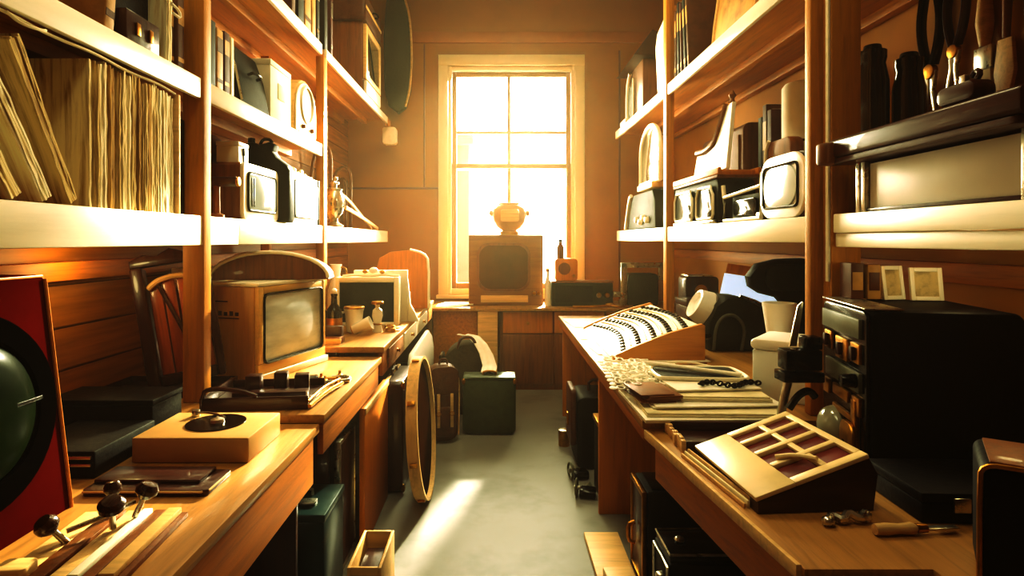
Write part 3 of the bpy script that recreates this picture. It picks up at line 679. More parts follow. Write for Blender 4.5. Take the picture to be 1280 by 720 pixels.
b.grid(lambda u, v: Vector((.004+.022*(1-(2*u-1)**2)*(1-(2*v-1)**2), -W2+.036+u*(2*W2-.067), .076+v*(H2-.1225))), 14, 10, 0)
part('screen', b, SCRN, o, 'bulging silvery screen')
b = MB(); pts = []
for (cu, cv, a0) in ((W2-.055, H2-.07, 0), (-W2+.06, H2-.07, 90), (-W2+.06, .10, 180), (W2-.055, .10, 270)):
    for k in range(5): q = R(a0+22.5*k); pts.append((.013, cu+.024*math.cos(q), cv+.024*math.sin(q)))
b.tube(pts, .0065, 6, True); part('screen_rim', b, BLACKG, o)
part('badge_line', MB().box(-.22, -.15, -W2-.0025, -W2-.0003, .345, .350, .0004), W_dark, o)
for k in range(4): part('badge_mark', MB().box(-.20+.03*k, -.182+.03*k, -W2-.0025, -W2-.0003, .285, .305-.004*(k % 2), .0005), W_dark, o)
part('badge_line', MB().box(-.205, -.09, -W2-.0025, -W2-.0003, .272, .276, .0004), W_dark, o)
b = MB(); b.tube([(-.245, -W2-.012, .22), (-.235, -W2-.015, .15), (-.225, -W2-.014, .09), (-.23, -W2-.012, .03)], .004, 6, smooth=2); b.ell((-.232, -W2-.015, .15), (.016, .012, .05), 10)
part('power_cord', b, BLACKG, o)
# domed lid lying on the television
b = MB(); p = [(-.27, .0)]+[(.27*math.cos(PI-PI*k/16), .125*math.sin(PI*k/16)) for k in range(1, 16)]+[(.27, 0)]
MD = Matrix.Translation((-1.09, 2.93, Z2+H2+.006)) @ Matrix.Rotation(R(8), 4, 'Z')
o = thing('domed_cover', 'domed brown cover with pale rim on the wide television', 'cover', M=MD)
part('dome', MB().prism(p, 'xz', -.09, .12, .006), W_mid, o)
part('rim', MB().tube([(.268*math.cos(PI-PI*k/16), -.094, .009+.122*math.sin(PI*k/16)) for k in range(0, 17)], .009, 8), CREAM, o, 'pale bright rim')
o = thing('cabinet_box', 'brown upright wooden box behind the wide television', 'box', (-1.45, 2.98, Z2))
part('body', MB().box(-.14, .12, -.20, .2, 0, .37, .005), W_mid, o); part('lid', MB().box(-.145, .125, -.205, .205, .3705, .39, .004), W_midx, o)
for k in range(4):
    solo('paper_stack', MB().box(-1.57+.01*k, -1.34-.015*(k % 2), 2.80+.01*k, 3.10, Z2+.391+.024*k, Z2+.414+.024*k, .003), PAPERW if k % 2 else PAPER, ['lowest cream paper bundle on the brown box', 'second cream paper bundle above the lowest', 'third paper bundle, just under the topmost', 'topmost cream paper bundle on the brown box'][k], 'paper', 'paper bundles on the box')
# dark tray and blocks in front of TV
MB_ = Matrix.Translation((-.905, 2.30, Z2)) @ Matrix.Rotation(R(6), 4, 'Z')
o = thing('tool_tray', 'shallow dark tool tray holding wooden blocks before the wide television', 'tray', M=MB_)
part('base', MB().box(-.17, .20, -.12, .20, 0, .012, .003), W_darkx, o)
for (a, c, e, f, h) in ((-.17, .20, -.13, -.1205, .05), (-.17, .20, .2005, .21, .04), (-.18, -.1705, -.13, .21, .05)):
    part('rim', MB().box(a, c, e, f, 0, h, .003), W_darkx, o)
b = MB(); b.tube([(.205, -.13, .012), (.235, .05, .02), (.27, .22, .014)], .008, 8, smooth=1); b.tube([(.20, -.125, .03), (.225, .05, .04), (.26, .22, .03)], .005, 6, smooth=1)
part('side_rods', b, BRASS, o)
part('handle', MB().tube([(-.17, -.126, .05), (-.16, -.126, .085), (-.05, -.126, .078), (.02, -.126, .052)], .008, 8, smooth=2), W_darkx, o)
for k, (x, y, s, h, lab) in enumerate(((-.035, .03, .055, .085, 'leftmost'), (.05, .10, .05, .08, 'middle'), (.135, .08, .055, .075, 'rightmost'))):
    q = MB_ @ Vector((x, y, .0125)); c = MB()
    c.box(-s/2, s/2, -s/2, s/2, 0, h, .004); o = finish('wooden_block', c, W_dark); o.location = q; o.rotation_euler = (0, 0, R(6+4*k))
    tag(o, 'dark square wooden block in the tool tray, %s of three' % lab, 'block', 'blocks in the tool tray')
q = MB_ @ Vector((.05, -.035, .0125))
o = finish('wooden_bar', MB().box(-.14, .13, -.03, .03, 0, .038, .004), W_darkx); o.location = q; o.rotation_euler = (0, 0, R(6)); tag(o, 'long dark wooden bar lying across the tool tray front', 'bar')
o = thing('metal_clamp', 'small brassy clamp with dark jaw right of the tool tray', 'clamp', (-.72, 2.62, Z2), 20)
part('frame', MB().tube([(-.07, -.04, .01), (.06, -.045, .01), (.075, .0, .01), (.06, .045, .01), (.0, .04, .01)], .009, 8, smooth=1), METAL, o)
part('screw', MB().cyl((-.13, .0, .014), (.03, .01, .014), .007, .007, 10), BRASS, o)
part('jaw', MB().box(-.10, -.06, -.035, .03, .0, .032, .004), BLACKG, o)
part('wing', MB().ell((-.135, 0, .018), (.01, .03, .016), 10), BRASS, o)
for k in range(5):
    b = MB(); b.lathe([(0, 0), (.013, 0), (.013, .012), (.007, .016), (.006, .03), (0, .032)], n=10)
    o = finish('brass_fitting', b, BRASS); o.location = (-.80+.028*k+jit(.008), 2.62+.03*k*(1 if k % 2 else -.3), Z2+.0); tag(o, 'small brass fitting strewn on bench below wide television, %s from left' % ordn(k), 'fitting', 'brass fittings on the bench')
# ------------------------------------------------------------------ far left bench: bottles and glasses
BOTG = mat('dark_bottle_glass', '#1d0f06', rough=.12, var=.3, scale=6, bump=0, spec=.7)
o = thing('bottle', 'dark bottle with pale label and white stopper on far left bench', 'bottle', (-.97, 3.56, Z3))
part('body', MB().lathe([(0, 0), (.045, 0), (.048, .01), (.048, .13), (.04, .16), (.018, .19), (.016, .235), (.019, .24), (.019, .25), (0, .25)], n=20), BOTG, o)
part('label', MB().lathe([(.0486, .03), (.0486, .11)], n=20), BRASS, o, 'gold paper label'); part('stopper', MB().ell((0, 0, .265), (.017, .017, .018), 12), WHITE, o)
o = thing('bottle', 'shorter dark bottle left of the white-stoppered bottle', 'bottle', (-1.06, 3.62, Z3))
part('body', MB().lathe([(0, 0), (.04, 0), (.043, .01), (.043, .11), (.02, .15), (.016, .18), (0, .18)], n=20), BOTG, o); part('cap', MB().cyl((0, 0, .1805), (0, 0, .20), .018, .018, 14, .002), BRASS, o)
o = thing('small_chest', 'small dark red open box in front of the dark bottles', 'box', (-.91, 3.33, Z3))
part('body', MB().box(-.07, .05, -.05, .05, 0, .035, .003), W_midx, o); part('raised_back', MB().box(-.045, .045, .0, .045, .0355, .09, .003), W_dark, o, 'dark red upright compartment')
part('front_rail', MB().box(-.075, .055, -.06, -.0505, 0, .03, .003), W_pale, o)
o = thing('glass_pitcher', 'white glass pitcher standing before the framed green board', 'pitcher', (-.88, 3.68, Z3))
PITCH = mat('milky_glass', '#eee9dc', rough=.15, var=.06, scale=5, bump=0, spec=.7)
part('body', MB().lathe([(0, 0), (.03, 0), (.045, .01), (.05, .06), (.056, .13), (.062, .15), (.056, .15), (.05, .13), (.044, .06), (0, .012)], n=22), PITCH, o)
part('handle', MB().tube([(-.05, 0, .13), (-.09, 0, .12), (-.085, 0, .06), (-.048, 0, .045)], .007, 8, smooth=2), PITCH, o)
part('lid', MB().cyl((0, 0, .151), (0, 0, .164), .066, .06, 20, .003), BRASS, o)
MG = Matrix.Translation((-.815, 3.60, Z3+.052)) @ Matrix.Rotation(R(68), 4, 'Y')
o = thing('tumbler', 'white cup lying tilted beside the pitcher', 'cup', M=MG)
part('bowl', MB().lathe([(0, -.06), (.024, -.06), (.028, -.055), (.042, .06), (.038, .06), (.024, -.05), (0, -.05)], n=20), PITCH, o)
part('base_ring', MB().torus((0, 0, -.058), .022, .005), BRASS, o)
o = thing('figurine', 'small pale figurine jar with flat dark cap on far left bench', 'figurine', (-.745, 3.72, Z3))
part('body', MB().lathe([(0, 0), (.03, 0), (.032, .01), (.022, .05), (.034, .10), (.03, .135), (.014, .15), (.016, .17), (0, .172)], n=18), PITCH, o)
part('cap', MB().cyl((0, 0, .1725), (0, 0, .19), .04, .036, 18, .003), BRASS, o)
part('neck_bead', MB().torus((0, 0, .05), .024, .005), BRASS, o)
for k, (x, y) in enumerate(((-.665, 3.72), (-.69, 3.84))):
    o = thing('coil', ['flat brass coil next to the figurine jar', 'second brass coil behind the flat one'][k], 'coil', (x, y, Z3+.006))
    b = MB()
    for q in range(3): b.torus((0, 0, .008*q), .034-.003*q, .005)
    part('windings', b, BRASS, o); part('tail', MB().tube([(.03, 0, .0), (.05, .02, .0), (.055, .05, .0)], .004, 6, smooth=1), BRASS, o)
# green framed board
o = thing('framed_board', 'dark green board in a white frame leaning on far left bench', 'board', (-.865, 4.02, Z3), 2)
part('panel', MB().box(-.19, .17, -.006, .09, .02, .285, .003), GREENBK, o, 'dark green panel')
b = MB(); b.box(-.215, -.1905, -.018, .10, 0, .32); b.box(.1705, .205, -.018, .10, 0, .32); b.box(-.19, .17, -.018, .10, .2855, .32); b.box(-.19, .17, -.018, .10, 0, .0195)
part('frame', b, CREAM, o)
b = MB(); b.tube([(-.18, .04, .325), (-.1, .04, .335), (0.0, .04, .325), (.1, .04, .335), (.2, .04, .325)], .010, 8, smooth=2)
part('top_moulding', b, CREAM, o)
o = thing('back_board', 'second white-edged board tucked behind the green framed board', 'board', (-.80, 4.20, Z3), 4)
part('panel', MB().box(-.2, .17, -.03, .03, 0, .36, .004), CREAM, o); part('foot', MB().prism([(.171, 0), (.25, 0), (.19, .12), (.171, .3)], 'xz', -.025, .025, .004), CREAM, o)
o = thing('ornament', 'small pale round ornament resting on the green framed board', 'ornament', (-.84, 4.06, Z3+.342))
part('bead', MB().ell((0, 0, .022), (.03, .025, .022), 12), WHITE, o); part('bead', MB().ell((-.055, 0, .014), (.02, .018, .014), 10), BRASS, o); part('bead', MB().ell((.06, 0, .012), (.02, .018, .012), 10), BRASS, o)
o = thing('milk_jug', 'white jug perched at the left end of the green framed board', 'jug', (-1.13, 4.19, Z3))
part('body', MB().lathe([(0, 0), (.05, 0), (.055, .02), (.055, .22), (.04, .28), (.03, .33), (.042, .40), (.036, .40), (.024, .33), (0, .3)], n=18), WHITE, o)
part('handle', MB().tube([(.035, 0, .38), (.075, 0, .37), (.08, 0, .30), (.05, 0, .26)], .007, 8, smooth=2), BRASS, o)
o = thing('headboard', 'tall orange arched wooden panel with pale rim on far left bench', 'panel', (-.79, 5.0, Z3), 3)
p = [(-.21, 0), (.21, 0), (.21, .40), (.17, .455), (.06, .485), (-.1, .47), (-.19, .42), (-.21, .35)]
part('panel', MB().prism(p, 'xz', -.02, .02, .004), W_oran, o)
part('rim', MB().tube([(.215, -.012, .002), (.215, -.012, .40), (.172, -.012, .46), (.06, -.012, .49)], .012, 8, smooth=1), CREAM, o, 'pale sunlit rim')
for k, (x, y, h) in enumerate(((-.74, 4.55, .17), (-.70, 4.75, .16))):
    o = thing('candlestick', ['white candlestick nearest the arched panel foot', 'farther white candlestick near the bright bench end'][k], 'candlestick', (x, y, Z3))
    part('base', MB().lathe([(0, 0), (.03, 0), (.03, .008), (.012, .018), (.010, .04), (0, .04)], n=16), BRASS, o); part('candle', MB().cyl((0, 0, .0405), (0, 0, h), .012, .012, 14, .002), WHITE, o)
for k in range(3):
    solo('paper_sheet', MB().box(-.60+.03*k, -.34+.05*k, 5.80+.04*k, 6.05+.03*k, .8005+.006*k, .806+.006*k, .001), PAPERW, ['bottom white sheet on the desk left of the old set', 'middle white sheet on the desk pile', 'top white sheet of the desk pile'][k], 'paper', 'sheets on the window desk')  # white sheets added where sunlight glares white on the desk
# ------------------------------------------------------------------ under the left benches
o = thing('ammunition_box', 'dark teal metal box with latch in shadow under left bench', 'box', (-.74, 2.36, 0))
TEAL = mat('teal_metal', '#16383a', rough=.3, var=.25, scale=12, bump=.02)
part('body', MB().box(-.16, .095, -.13, .15, 0, .40, .008), TEAL, o); part('lid', MB().box(-.165, .10, -.135, .155, .4005, .43, .006), TEAL, o)
part('latch', MB().box(-.06, .04, -.06, -.02, .4305, .445, .004), METAL, o); part('handle', MB().tube([(-.10, .0, .431), (-.10, .0, .46), (.0, .04, .46), (.0, .04, .431)], .006, 8, smooth=1), METAL, o)
for k in range(3):
    x = -.80+.055*k
    o = thing('picture_frame', ['deepest narrow metal-edged frame standing under the left bench', 'middle metal-edged frame standing under the left bench', 'metal-edged frame nearest the aisle under the left bench'][k], 'picture frame', (x, 2.72, 0))
    part('panel', MB().box(-.010, .010, -.12, .13, .02, .56, .003), W_dark, o)
    b = MB(); b.box(-.013, .013, -.14, -.1205, 0, .58); b.box(-.013, .013, .1305, .15, 0, .58); b.box(-.013, .013, -.1205, .1305, .5605, .58); b.box(-.013, .013, -.1205, .1305, 0, .0195)
    part('frame', b, METAL if k else BRASS, o)
o = thing('plywood_board', 'loose orange plywood panel standing under the far left bench edge', 'panel', (-.635, 3.11, 0))
part('panel', MB().box(-.014, .014, -.30, .29, 0, .66, .004), W_oran, o); part('edge_strip', MB().box(.0142, .02, -.30, .29, .63, .66, .002), W_pale, o)
o = thing('suitcase', 'dark brown standing suitcase with metal corners beside orange panel', 'suitcase', (-.63, 3.66, 0))
part('shell', MB().rbox(-.12, .09, -.24, .24, .008, .64, .03, 'x', 4, .008), W_dark, o)
part('rim', MB().box(-.02, .0, -.245, .245, .004, .645, .003), W_pale, o)
for (y, z) in ((-.225, .03), (.225, .03), (-.225, .615), (.225, .615)): part('corner_guard', MB().ell((.088, y, z), (.014, .024, .024), 10), BRASS, o)
part('handle', MB().tube([(.0, -.08, .643), (.0, -.06, .675), (.0, .06, .675), (.0, .08, .643)], .009, 8, smooth=1), LEATHER, o)
for y in (-.14, .14): part('latch', MB().box(.0905, .10, y-.02, y+.02, .46, .52, .003), BRASS, o)
MH = Matrix.Translation((-.40, 3.40, .005)) @ Matrix.Rotation(R(-4), 4, 'Y') @ Matrix.Translation((0, 0, .39)) @ Matrix.Rotation(PI/2, 4, 'Y')
o = thing('round_drum', 'thin round frame drum with pale hoop leaning on the suitcase', 'drum', M=MH)
part('hoop', MB().lathe([(.375, -.03), (.39, -.03), (.39, .03), (.375, .03), (.375, -.03)], n=48), W_pale, o, 'pale hoop')
part('skin', MB().lathe([(0, -.004), (.3745, -.004), (.3745, .004), (0, .004)], n=48), mat('dark_hide', '#2c1407', rough=.8, var=.35, scale=8, spec=0.0), o)
for k in range(8):
    a = k*PI/4+.2; part('tension_lug', MB().box(.391, .402, -.012, .012, -.02, .02, .003, M=Matrix.Rotation(a, 4, 'Z')), BRASS, o)
o = thing('ironing_board', 'bright white padded board leaning along the far left bench front', 'ironing board', M=Matrix.Translation((-.560, 4.70, .30)) @ Matrix.Rotation(R(-4), 4, 'Y'))
p = [(-.72, .10), (-.69, .02), (-.62, -.02), (.30, .02), (.48, .12), (.54, .22), (.48, .33), (.30, .40), (-.62, .38), (-.69, .34), (-.72, .28)]
part('padded_top', MB().prism(p, 'yz', -.02, .02, .014), CLOTHW, o)
part('support_leg', MB().tube([(-.02, -.45, .02), (-.02, -.3, -.298)], .011, 8), METAL, o); part('support_leg', MB().tube([(-.02, .30, .08), (-.02, .15, -.298)], .011, 8), METAL, o)
o = thing('backpack', 'brown leather backpack with front pocket standing on the floor', 'backpack', (-.395, 4.36, 0), 14)
part('body', MB().rbox(-.115, .105, -.07, .07, 0, .55, .08, 'y', 6, .03), LEATHER, o)
part('pocket', MB().rbox(-.085, .075, -.105, -.0705, .05, .26, .05, 'y', 5, .015), LEATHER, o)
part('flap', MB().rbox(-.11, .10, -.088, -.0705, .34, .545, .06, 'y', 5, .008), LEATHER, o)
for x in (-.05, .045): part('strap', MB().box(x-.011, x+.011, -.118, -.1055, .12, .36, .003), W_pale, o).data
part('buckle', MB().torus((-.05, -.121, .22), .014, .003, Matrix.Rotation(PI/2, 4, 'X')), BRASS, o); part('buckle', MB().torus((.045, -.121, .22), .014, .003, Matrix.Rotation(PI/2, 4, 'X')), BRASS, o)
part('top_loop', MB().tube([(-.03, 0, .545), (-.025, 0, .585), (.025, 0, .585), (.03, 0, .545)], .008, 8, smooth=2), LEATHER, o)
part('edge_piping', MB().tube([(.10, -.072, .05), (.107, -.072, .40), (.09, -.072, .50), (.02, -.072, .548)], .006, 6, smooth=2), W_pale, o)
o = thing('duffel_bag', 'dark rounded canvas bag standing behind the green suitcase', 'bag', (-.25, 5.05, 0))
CANV = mat('dark_canvas', '#3a2a14', rough=.9, var=.3, scale=40, bump=.1)
part('body', MB().rbox(-.20, .19, -.13, .13, 0, .60, .19, 'y', 8, .05), CANV, o)
part('side_pocket', MB().rbox(-.235, -.201, -.10, .10, .0, .50, .02, 'y', 4, .01), CANV, o)
part('strap', MB().tube([(-.08, -.13, .56), (-.05, -.16, .66), (.05, -.16, .66), (.08, -.13, .56)], .012, 8, smooth=2), LEATHER, o)
o = thing('suitcase', 'dark green upright suitcase with rounded corners below the window', 'suitcase', (-.06, 4.55, 0))
GREEN = mat('green_vinyl', '#34452b', rough=.5, var=.25, scale=24, bump=.04)
part('shell', MB().rbox(-.20, .195, -.10, .10, .012, .41, .035, 'y', 5, .012), GREEN, o)
part('lid', MB().rbox(-.20, .195, -.10, .10, .4105, .43, .009, 'y', 3, .004), GREEN, o)
part('handle', MB().tube([(-.05, 0, .43), (-.045, 0, .455), (.045, 0, .455), (.05, 0, .43)], .008, 8, smooth=1), BRASS, o)
for x in (-.17, .165):
    part('foot', MB().cyl((x, 0, 0), (x, 0, .0125), .015, .015, 12), BLACKG, o); part('corner_guard', MB().ell((x*1.13, -.095, .40), (.014, .014, .024), 10), BRASS, o)
o = thing('towel', 'white cloth strip draped from the dark bag onto the green suitcase', 'towel', (-.12, 4.80, .446))
def tw(u, v):
    P = [(-.17, .24, .21), (-.08, .20, .20), (-.02, .10, .16), (.03, .02, .09), (.06, -.10, .02), (.05, -.24, .004)]
    f = v*(len(P)-1); i = min(int(f), len(P)-2); g = f-i
    a = Vector(P[i])*(1-g)+Vector(P[i+1])*g
    return a+Vector(((u-.5)*.11, 0, .008*math.sin(u*9+v*3)))
part('cloth', MB().grid(tw, 8, 20, .008), CLOTHW, o)
o = thing('crate', 'small pale wooden crate at the aisle edge by frame bottom', 'crate', (-.485, 2.32, 0))
part('base', MB().box(-.05, .05, -.13, .13, 0, .012, .002), W_pale, o)
for (a, c, e, f) in ((-.05, .05, -.142, -.1305), (-.05, .05, .1305, .142), (-.062, -.0505, -.142, .142), (.0505, .062, -.142, .142)): part('side', MB().box(a, c, e, f, 0, .26, .002), W_pale, o)
o = solo('wooden_offcut', MB().box(-.52, -.45, 2.24, 2.40, .0125, .22, .004), W_dark, 'dark block inside the small pale crate', 'wood block')
# ------------------------------------------------------------------ window desk
ZD = .8005
o = thing('television', 'brown console television with rounded dark screen before the window', 'television', (.083, 6.08, ZD))
CAB = wood('console_wood', '#8a5722', 'x', rough=.45, var=.25)
part('cabinet', MB().box(-.37, .37, -.12, .22, .0, .70, .012), CAB, o)
b = MB(); b.rbox(-.29, .24, -.134, -.1205, .14, .62, .12, 'y', 7, .006)
fr_ = part('screen_surround', b, W_mid, o)
part('screen', MB().rbox(-.265, .215, -.146, -.1345, .165, .595, .11, 'y', 7, .006), mat('brown_tube_glass', '#5e3408', rough=.4, var=.3, scale=3, bump=0, spec=.2), o, 'dark brown rounded tube screen')
part('speaker_strip', MB().box(-.25, .22, -.130, -.1205, .03, .10, .004), W_pale, o)
for x in (.28, .325): part('knob', MB().cyl((x, -.1205, .12), (x, -.15, .12), .022, .018, 16, .003), BRASS, o)
CLAY = mat('clay_pot', '#c49a62', rough=.6, var=.15, scale=6, bump=.03)
o = thing('clay_pot', 'rounded clay pot with square front panel on the console television', 'pot', (.12, 6.10, ZD+.7005))
part('body', MB().lathe([(0, 0), (.10, 0), (.10, .03), (.07, .045), (.13, .08), (.175, .14), (.185, .20), (.175, .26), (.13, .30), (.09, .315), (0, .315)], n=10), CLAY, o)
part('front_panel', MB().rbox(-.09, .09, -.195, -.165, .13, .25, .02, 'y', 4, .006), W_pale, o)
part('rim', MB().torus((0, 0, .312), .10, .012), CLAY, o)
for s in (-1, 1): part('ear', MB().ell((s*.185, 0, .22), (.022, .03, .03), 10), CLAY, o)
o = thing('radio', 'long low dark radio on the desk right of the window', 'radio', (.83, 5.98, ZD))
part('cabinet', MB().box(-.30, .30, -.11, .12, 0, .23, .010), GREENBK, o)
part('top_trim', MB().box(-.305, .305, -.115, .125, .2305, .245, .003), W_mid, o)
part('grille', MB().box(-.27, .10, -.116, -.1105, .04, .20, .003), BLACK, o)
for x in (.16, .24): part('knob', MB().cyl((x, -.1105, .11), (x, -.14, .11), .026, .022, 16, .003), BRASS, o)
o = thing('table_radio', 'small orange-brown upright radio standing on the long dark radio', 'radio', (.68, 6.0, ZD+.2455))
part('cabinet', MB().rbox(-.11, .11, -.07, .08, 0, .22, .03, 'y', 5, .006), W_oran, o)
part('speaker_cloth', MB().lathe([(0, -.004), (.06, -.004), (.06, .004), (0, .006)], n=22, M=Matrix.Translation((-.02, -.0705, .12)) @ Matrix.Rotation(PI/2, 4, 'X')), W_mid, o)
part('knob', MB().cyl((.075, -.0705, .05), (.075, -.09, .05), .016, .014, 12, .002), BRASS, o)
o = thing('bottle', 'brown bottle with stopper standing on the small upright radio', 'bottle', (.63, 6.02, ZD+.4660))
part('body', MB().lathe([(0, 0), (.035, 0), (.035, .11), (.018, .14), (.016, .16), (0, .16)], n=16), W_mid, o); part('stopper', MB().cyl((0, 0, .1605), (0, 0, .19), .02, .02, 12, .002), W_dark, o)
o = thing('glass_bottle', 'tall white sunlit bottle between television and long dark radio', 'bottle', (.493, 5.90, ZD))
part('body', MB().lathe([(0, 0), (.028, 0), (.03, .01), (.03, .22), (.014, .28), (.014, .34), (0, .34)], n=18), PITCH, o); part('cap', MB().cyl((0, 0, .3405), (0, 0, .37), .018, .018, 12, .002), BRASS, o)
o = thing('bellows_camera', 'black bellows camera body with silver bracket at desk right end', 'camera', (1.40, 5.95, ZD))
part('body', MB().rbox(-.13, .17, -.10, .10, 0, .32, .04, 'y', 5, .01), GREENBK, o)
b = MB(); b.box(-.20, -.14, -.12, -.08, 0, .42); b.box(-.20, .20, -.12, -.08, .38, .43); b.box(.17, .22, -.12, -.08, .26, .43)
part('bracket', b, METAL, o, 'pale silver bracket frame'); 
part('side_knob', MB().cyl((-.2005, -.1, .12), (-.27, -.1, .12), .025, .03, 14, .004), METAL, o); part('crank', MB().tube([(.221, -.1, .33), (.29, -.1, .33), (.30, -.1, .36)], .012, 8), METAL, o)
part('base_knob', MB().cyl((-.2, -.12, .05), (-.2, -.16, .05), .03, .025, 14, .004), METAL, o)
b = MB(); b.tube([(.72, 5.74, ZD+.012), (.95, 5.76, ZD+.012), (1.05, 5.78, ZD+.02), (1.15, 5.75, ZD+.012), (1.3, 5.77, ZD+.012)], .011, 8, smooth=2); b.ell((1.08, 5.77, ZD+.025), (.05, .02, .022), 10)
solo('rope', b, BRASS, 'knotted brown cord along the front of the window desk', 'cord')

# ------------------------------------------------------------------ right far bench
ZB = .8005
def sheet(x, y, w, d, z, rz, m, label, th=.0018, name='paper_sheet', curl=0, group=None):
    b = MB()
    b.grid(lambda u, v: Vector(((u-.5)*w, (v-.5)*d, curl*max(0, u-.6)**2*4+curl*.5*max(0, .2-u)*4)), 10, 6, th)
    o = finish(name, b, m); o.location = (x, y, z+th); o.rotation_euler = (0, 0, R(rz)); return tag(o, label, 'paper', group)
sheet(.74, 4.72, .38, .50, ZB+.001, 4, PAPERW, 'white sheet at the far corner of the right bench')
sheet(.76, 4.15, .42, .52, ZB+.001, -3, PAPERW, 'white sheet beside the wedge console keys')
sheet(.72, 3.62, .34, .42, ZB+.001, 5, PAPERW, 'white sheet under the front edge of the wedge console')
sheet(.73, 3.02, .36, .36, ZB+.001, -8, PAPERW, 'white sheet between the wedge console and the paper pile')
solo('ink_pen', MB().cyl((.68, 4.40, ZB+.012), (.92, 4.44, ZB+.012), .008, .006, 10), BLACKG, 'dark pen lying across a white sheet on the right bench', 'pen')
solo('pencil', MB().cyl((.85, 2.98, ZB+.014), (1.08, 3.10, ZB+.014), .009, .005, 8), W_mid, 'brown pencil lying just before the wedge console', 'pencil')
# wedge console with curved rows of keys
o = thing('organ_console', 'cream wedge-shaped console with curved rows of black keys', 'console', (.62, 3.22, ZB+.004))
KX0, KX1, KL = 0.0, .495, 1.12
prof = [(0, 0), (KX1, 0), (KX1, .185), (KX1-.015, .195), (.30, .145), (.12, .075), (.02, .03), (0, .018)]
def ztop(x):
    P = [(0, .018), (.02, .03), (.12, .075), (.30, .145), (.48, .195), (.5, .185)]
    for (a, za), (c, zc) in zip(P, P[1:]):
        if x <= c: return za+(zc-za)*(x-a)/(c-a)
    return .185
CONS = wood('console_side', '#c8883a', 'x', rough=.4, var=.15)
part('side_cheek', MB().prism(prof, 'xz', 0, .03, .003), CONS, o, 'orange wooden side cheek'); part('side_cheek', MB().prism(prof, 'xz', KL-.03, KL, .003), CONS, o)
pb = [(x, z-.012 if z > .015 else z) for x, z in prof]
part('body', MB().prism(pb, 'xz', .0305, KL-.0305, .002), CREAM, o)
KB = MB(); KB.box(-.014, .014, -.022, .022, 0, .014, .003); key0 = None
for row in range(5):
    u = .07+.085*row
    for k in range(15):
        y = .075+k*.068
        x = u+.055*math.sin(PI*k/14)
        s = (ztop(x+.01)-ztop(x-.01))/.02
        if key0 is None:
            kk = finish('key', KB, BLACKG); key0 = kk
        else:
            kk = key0.copy(); C.objects.link(kk)
        kk.parent = o; kk.location = (x, y, ztop(x)-.014); kk.rotation_euler = (0, -math.atan(s), 0)
        kk.scale = (1, .8 if row % 2 else 1, 1)
for row in range(4):
    u = .112+.085*row
    part('row_rail', MB().tube([(u+.055*math.sin(PI*k/14), .075+k*.068, ztop(u+.055*math.sin(PI*k/14))-.006) for k in range(15)], .0045, 6), W_pale, o)
part('base_tray', MB().box(-.03, KX1+.02, -.03, KL+.02, -.0035, -.0005, .001), PAPERW, o)
part('cord_plug', MB().cyl((KX1+.0005, .06, .12), (KX1+.05, .06, .12), .018, .012, 12, .003), BLACKG, o)
# paper pile overhanging between benches
zp = ZB+.001
def stack(x, y, w, d, h, rz, m, label, name='folder', cat='folder', rag=0):
    global zp
    b = MB(); n = max(1, int(h/.005)); r = random.Random(label)
    for k in range(n): 
        dx = r.uniform(-.008, .008)*(1+rag); dy = r.uniform(-.008, .008)*(1+rag)
        b.box(-w/2+dx, w/2+dx, -d/2+dy, d/2+dy, h*k/n, h*(k+.9)/n, .001)
    o = finish(name, b, m); o.location = (x, y, zp); o.rotation_euler = (0, 0, R(rz)); tag(o, label, cat); zp += h+.001
    return o
stack(.785, 2.345, .545, .44, .014, 1, PAPERW, 'lowest wide white folder in the pile on the right bench')
stack(.80, 2.36, .51, .44, .014, -2, PAPER, 'cream folder second from the bottom of the paper pile')
stack(.80, 2.42, .48, .44, .012, 3, PAPERW, 'white folder third from the bottom of the paper pile')
z1 = zp
stack(.60, 2.32, .13, .20, .030, 8, W_midx, 'brown booklet bundle at the aisle end of the paper pile', 'booklet', 'booklet', 1)
zp = z1
stack(.85, 2.46, .36, .42, .018, -3, PAPER, 'cream ledger beneath the dark tablet in the paper pile', 'ledger', 'ledger')
stack(.85, 2.50, .34, .36, .010, 5, PAPERW, 'topmost white folder under the dark tablet')
o = thing('writing_slate', 'dark slate tablet with pale rounded frame on top of the pile', 'slate', (.85, 2.56, zp), -3)
part('slate', MB().rbox(-.17, .17, -.09, .11, 0, .012, .03, 'z', 5, .003), GREENBK, o)
part('frame', MB().tube([(-.18, -.09, .008), (-.16, -.105, .008), (.15, -.12, .008), (.19, -.09, .008), (.185, .09, .008), (.15, .12, .008), (-.15, .12, .008), (-.185, .08, .008)], .0085, 8, True, 2), CREAM, o, 'pale wooden frame')
solo('dowel', MB().cyl((.66, 2.66, zp+.03), (1.0, 2.46, zp+.022), .011, .009, 10), PAPERW, 'pale rod lying over the dark slate tablet', 'rod')
# lace
b = MB(); r = random.Random(3)
for i in range(7):
    for j in range(9):
        x = -.09+.03*i+jit(.004); y = -.26+.065*j+jit(.01); zz = .004+.0035*r.random()+.014*max(0, math.sin(j*.9+i))
        b.torus((x, y, zz), .016, .0042, Matrix.Rotation(jit(.3), 4, 'X'), 12, 1.9)
for j in range(9): b.ell((-.12+jit(.004), -.26+.065*j, .004), (.016, .026, .005), 8)
o = finish('lace_runner', b, CLOTHW); o.location = (.605, 2.66, ZB+.052); o.rotation_euler = (0, R(0), R(-4)); tag(o, 'white lace runner with oval holes at the aisle end of the pile', 'lace')
solo('folder', MB().box(.515, .72, 2.45, 2.95, ZB+.0425, ZB+.05, .002), PAPERW, 'white folder under the lace runner', 'folder')
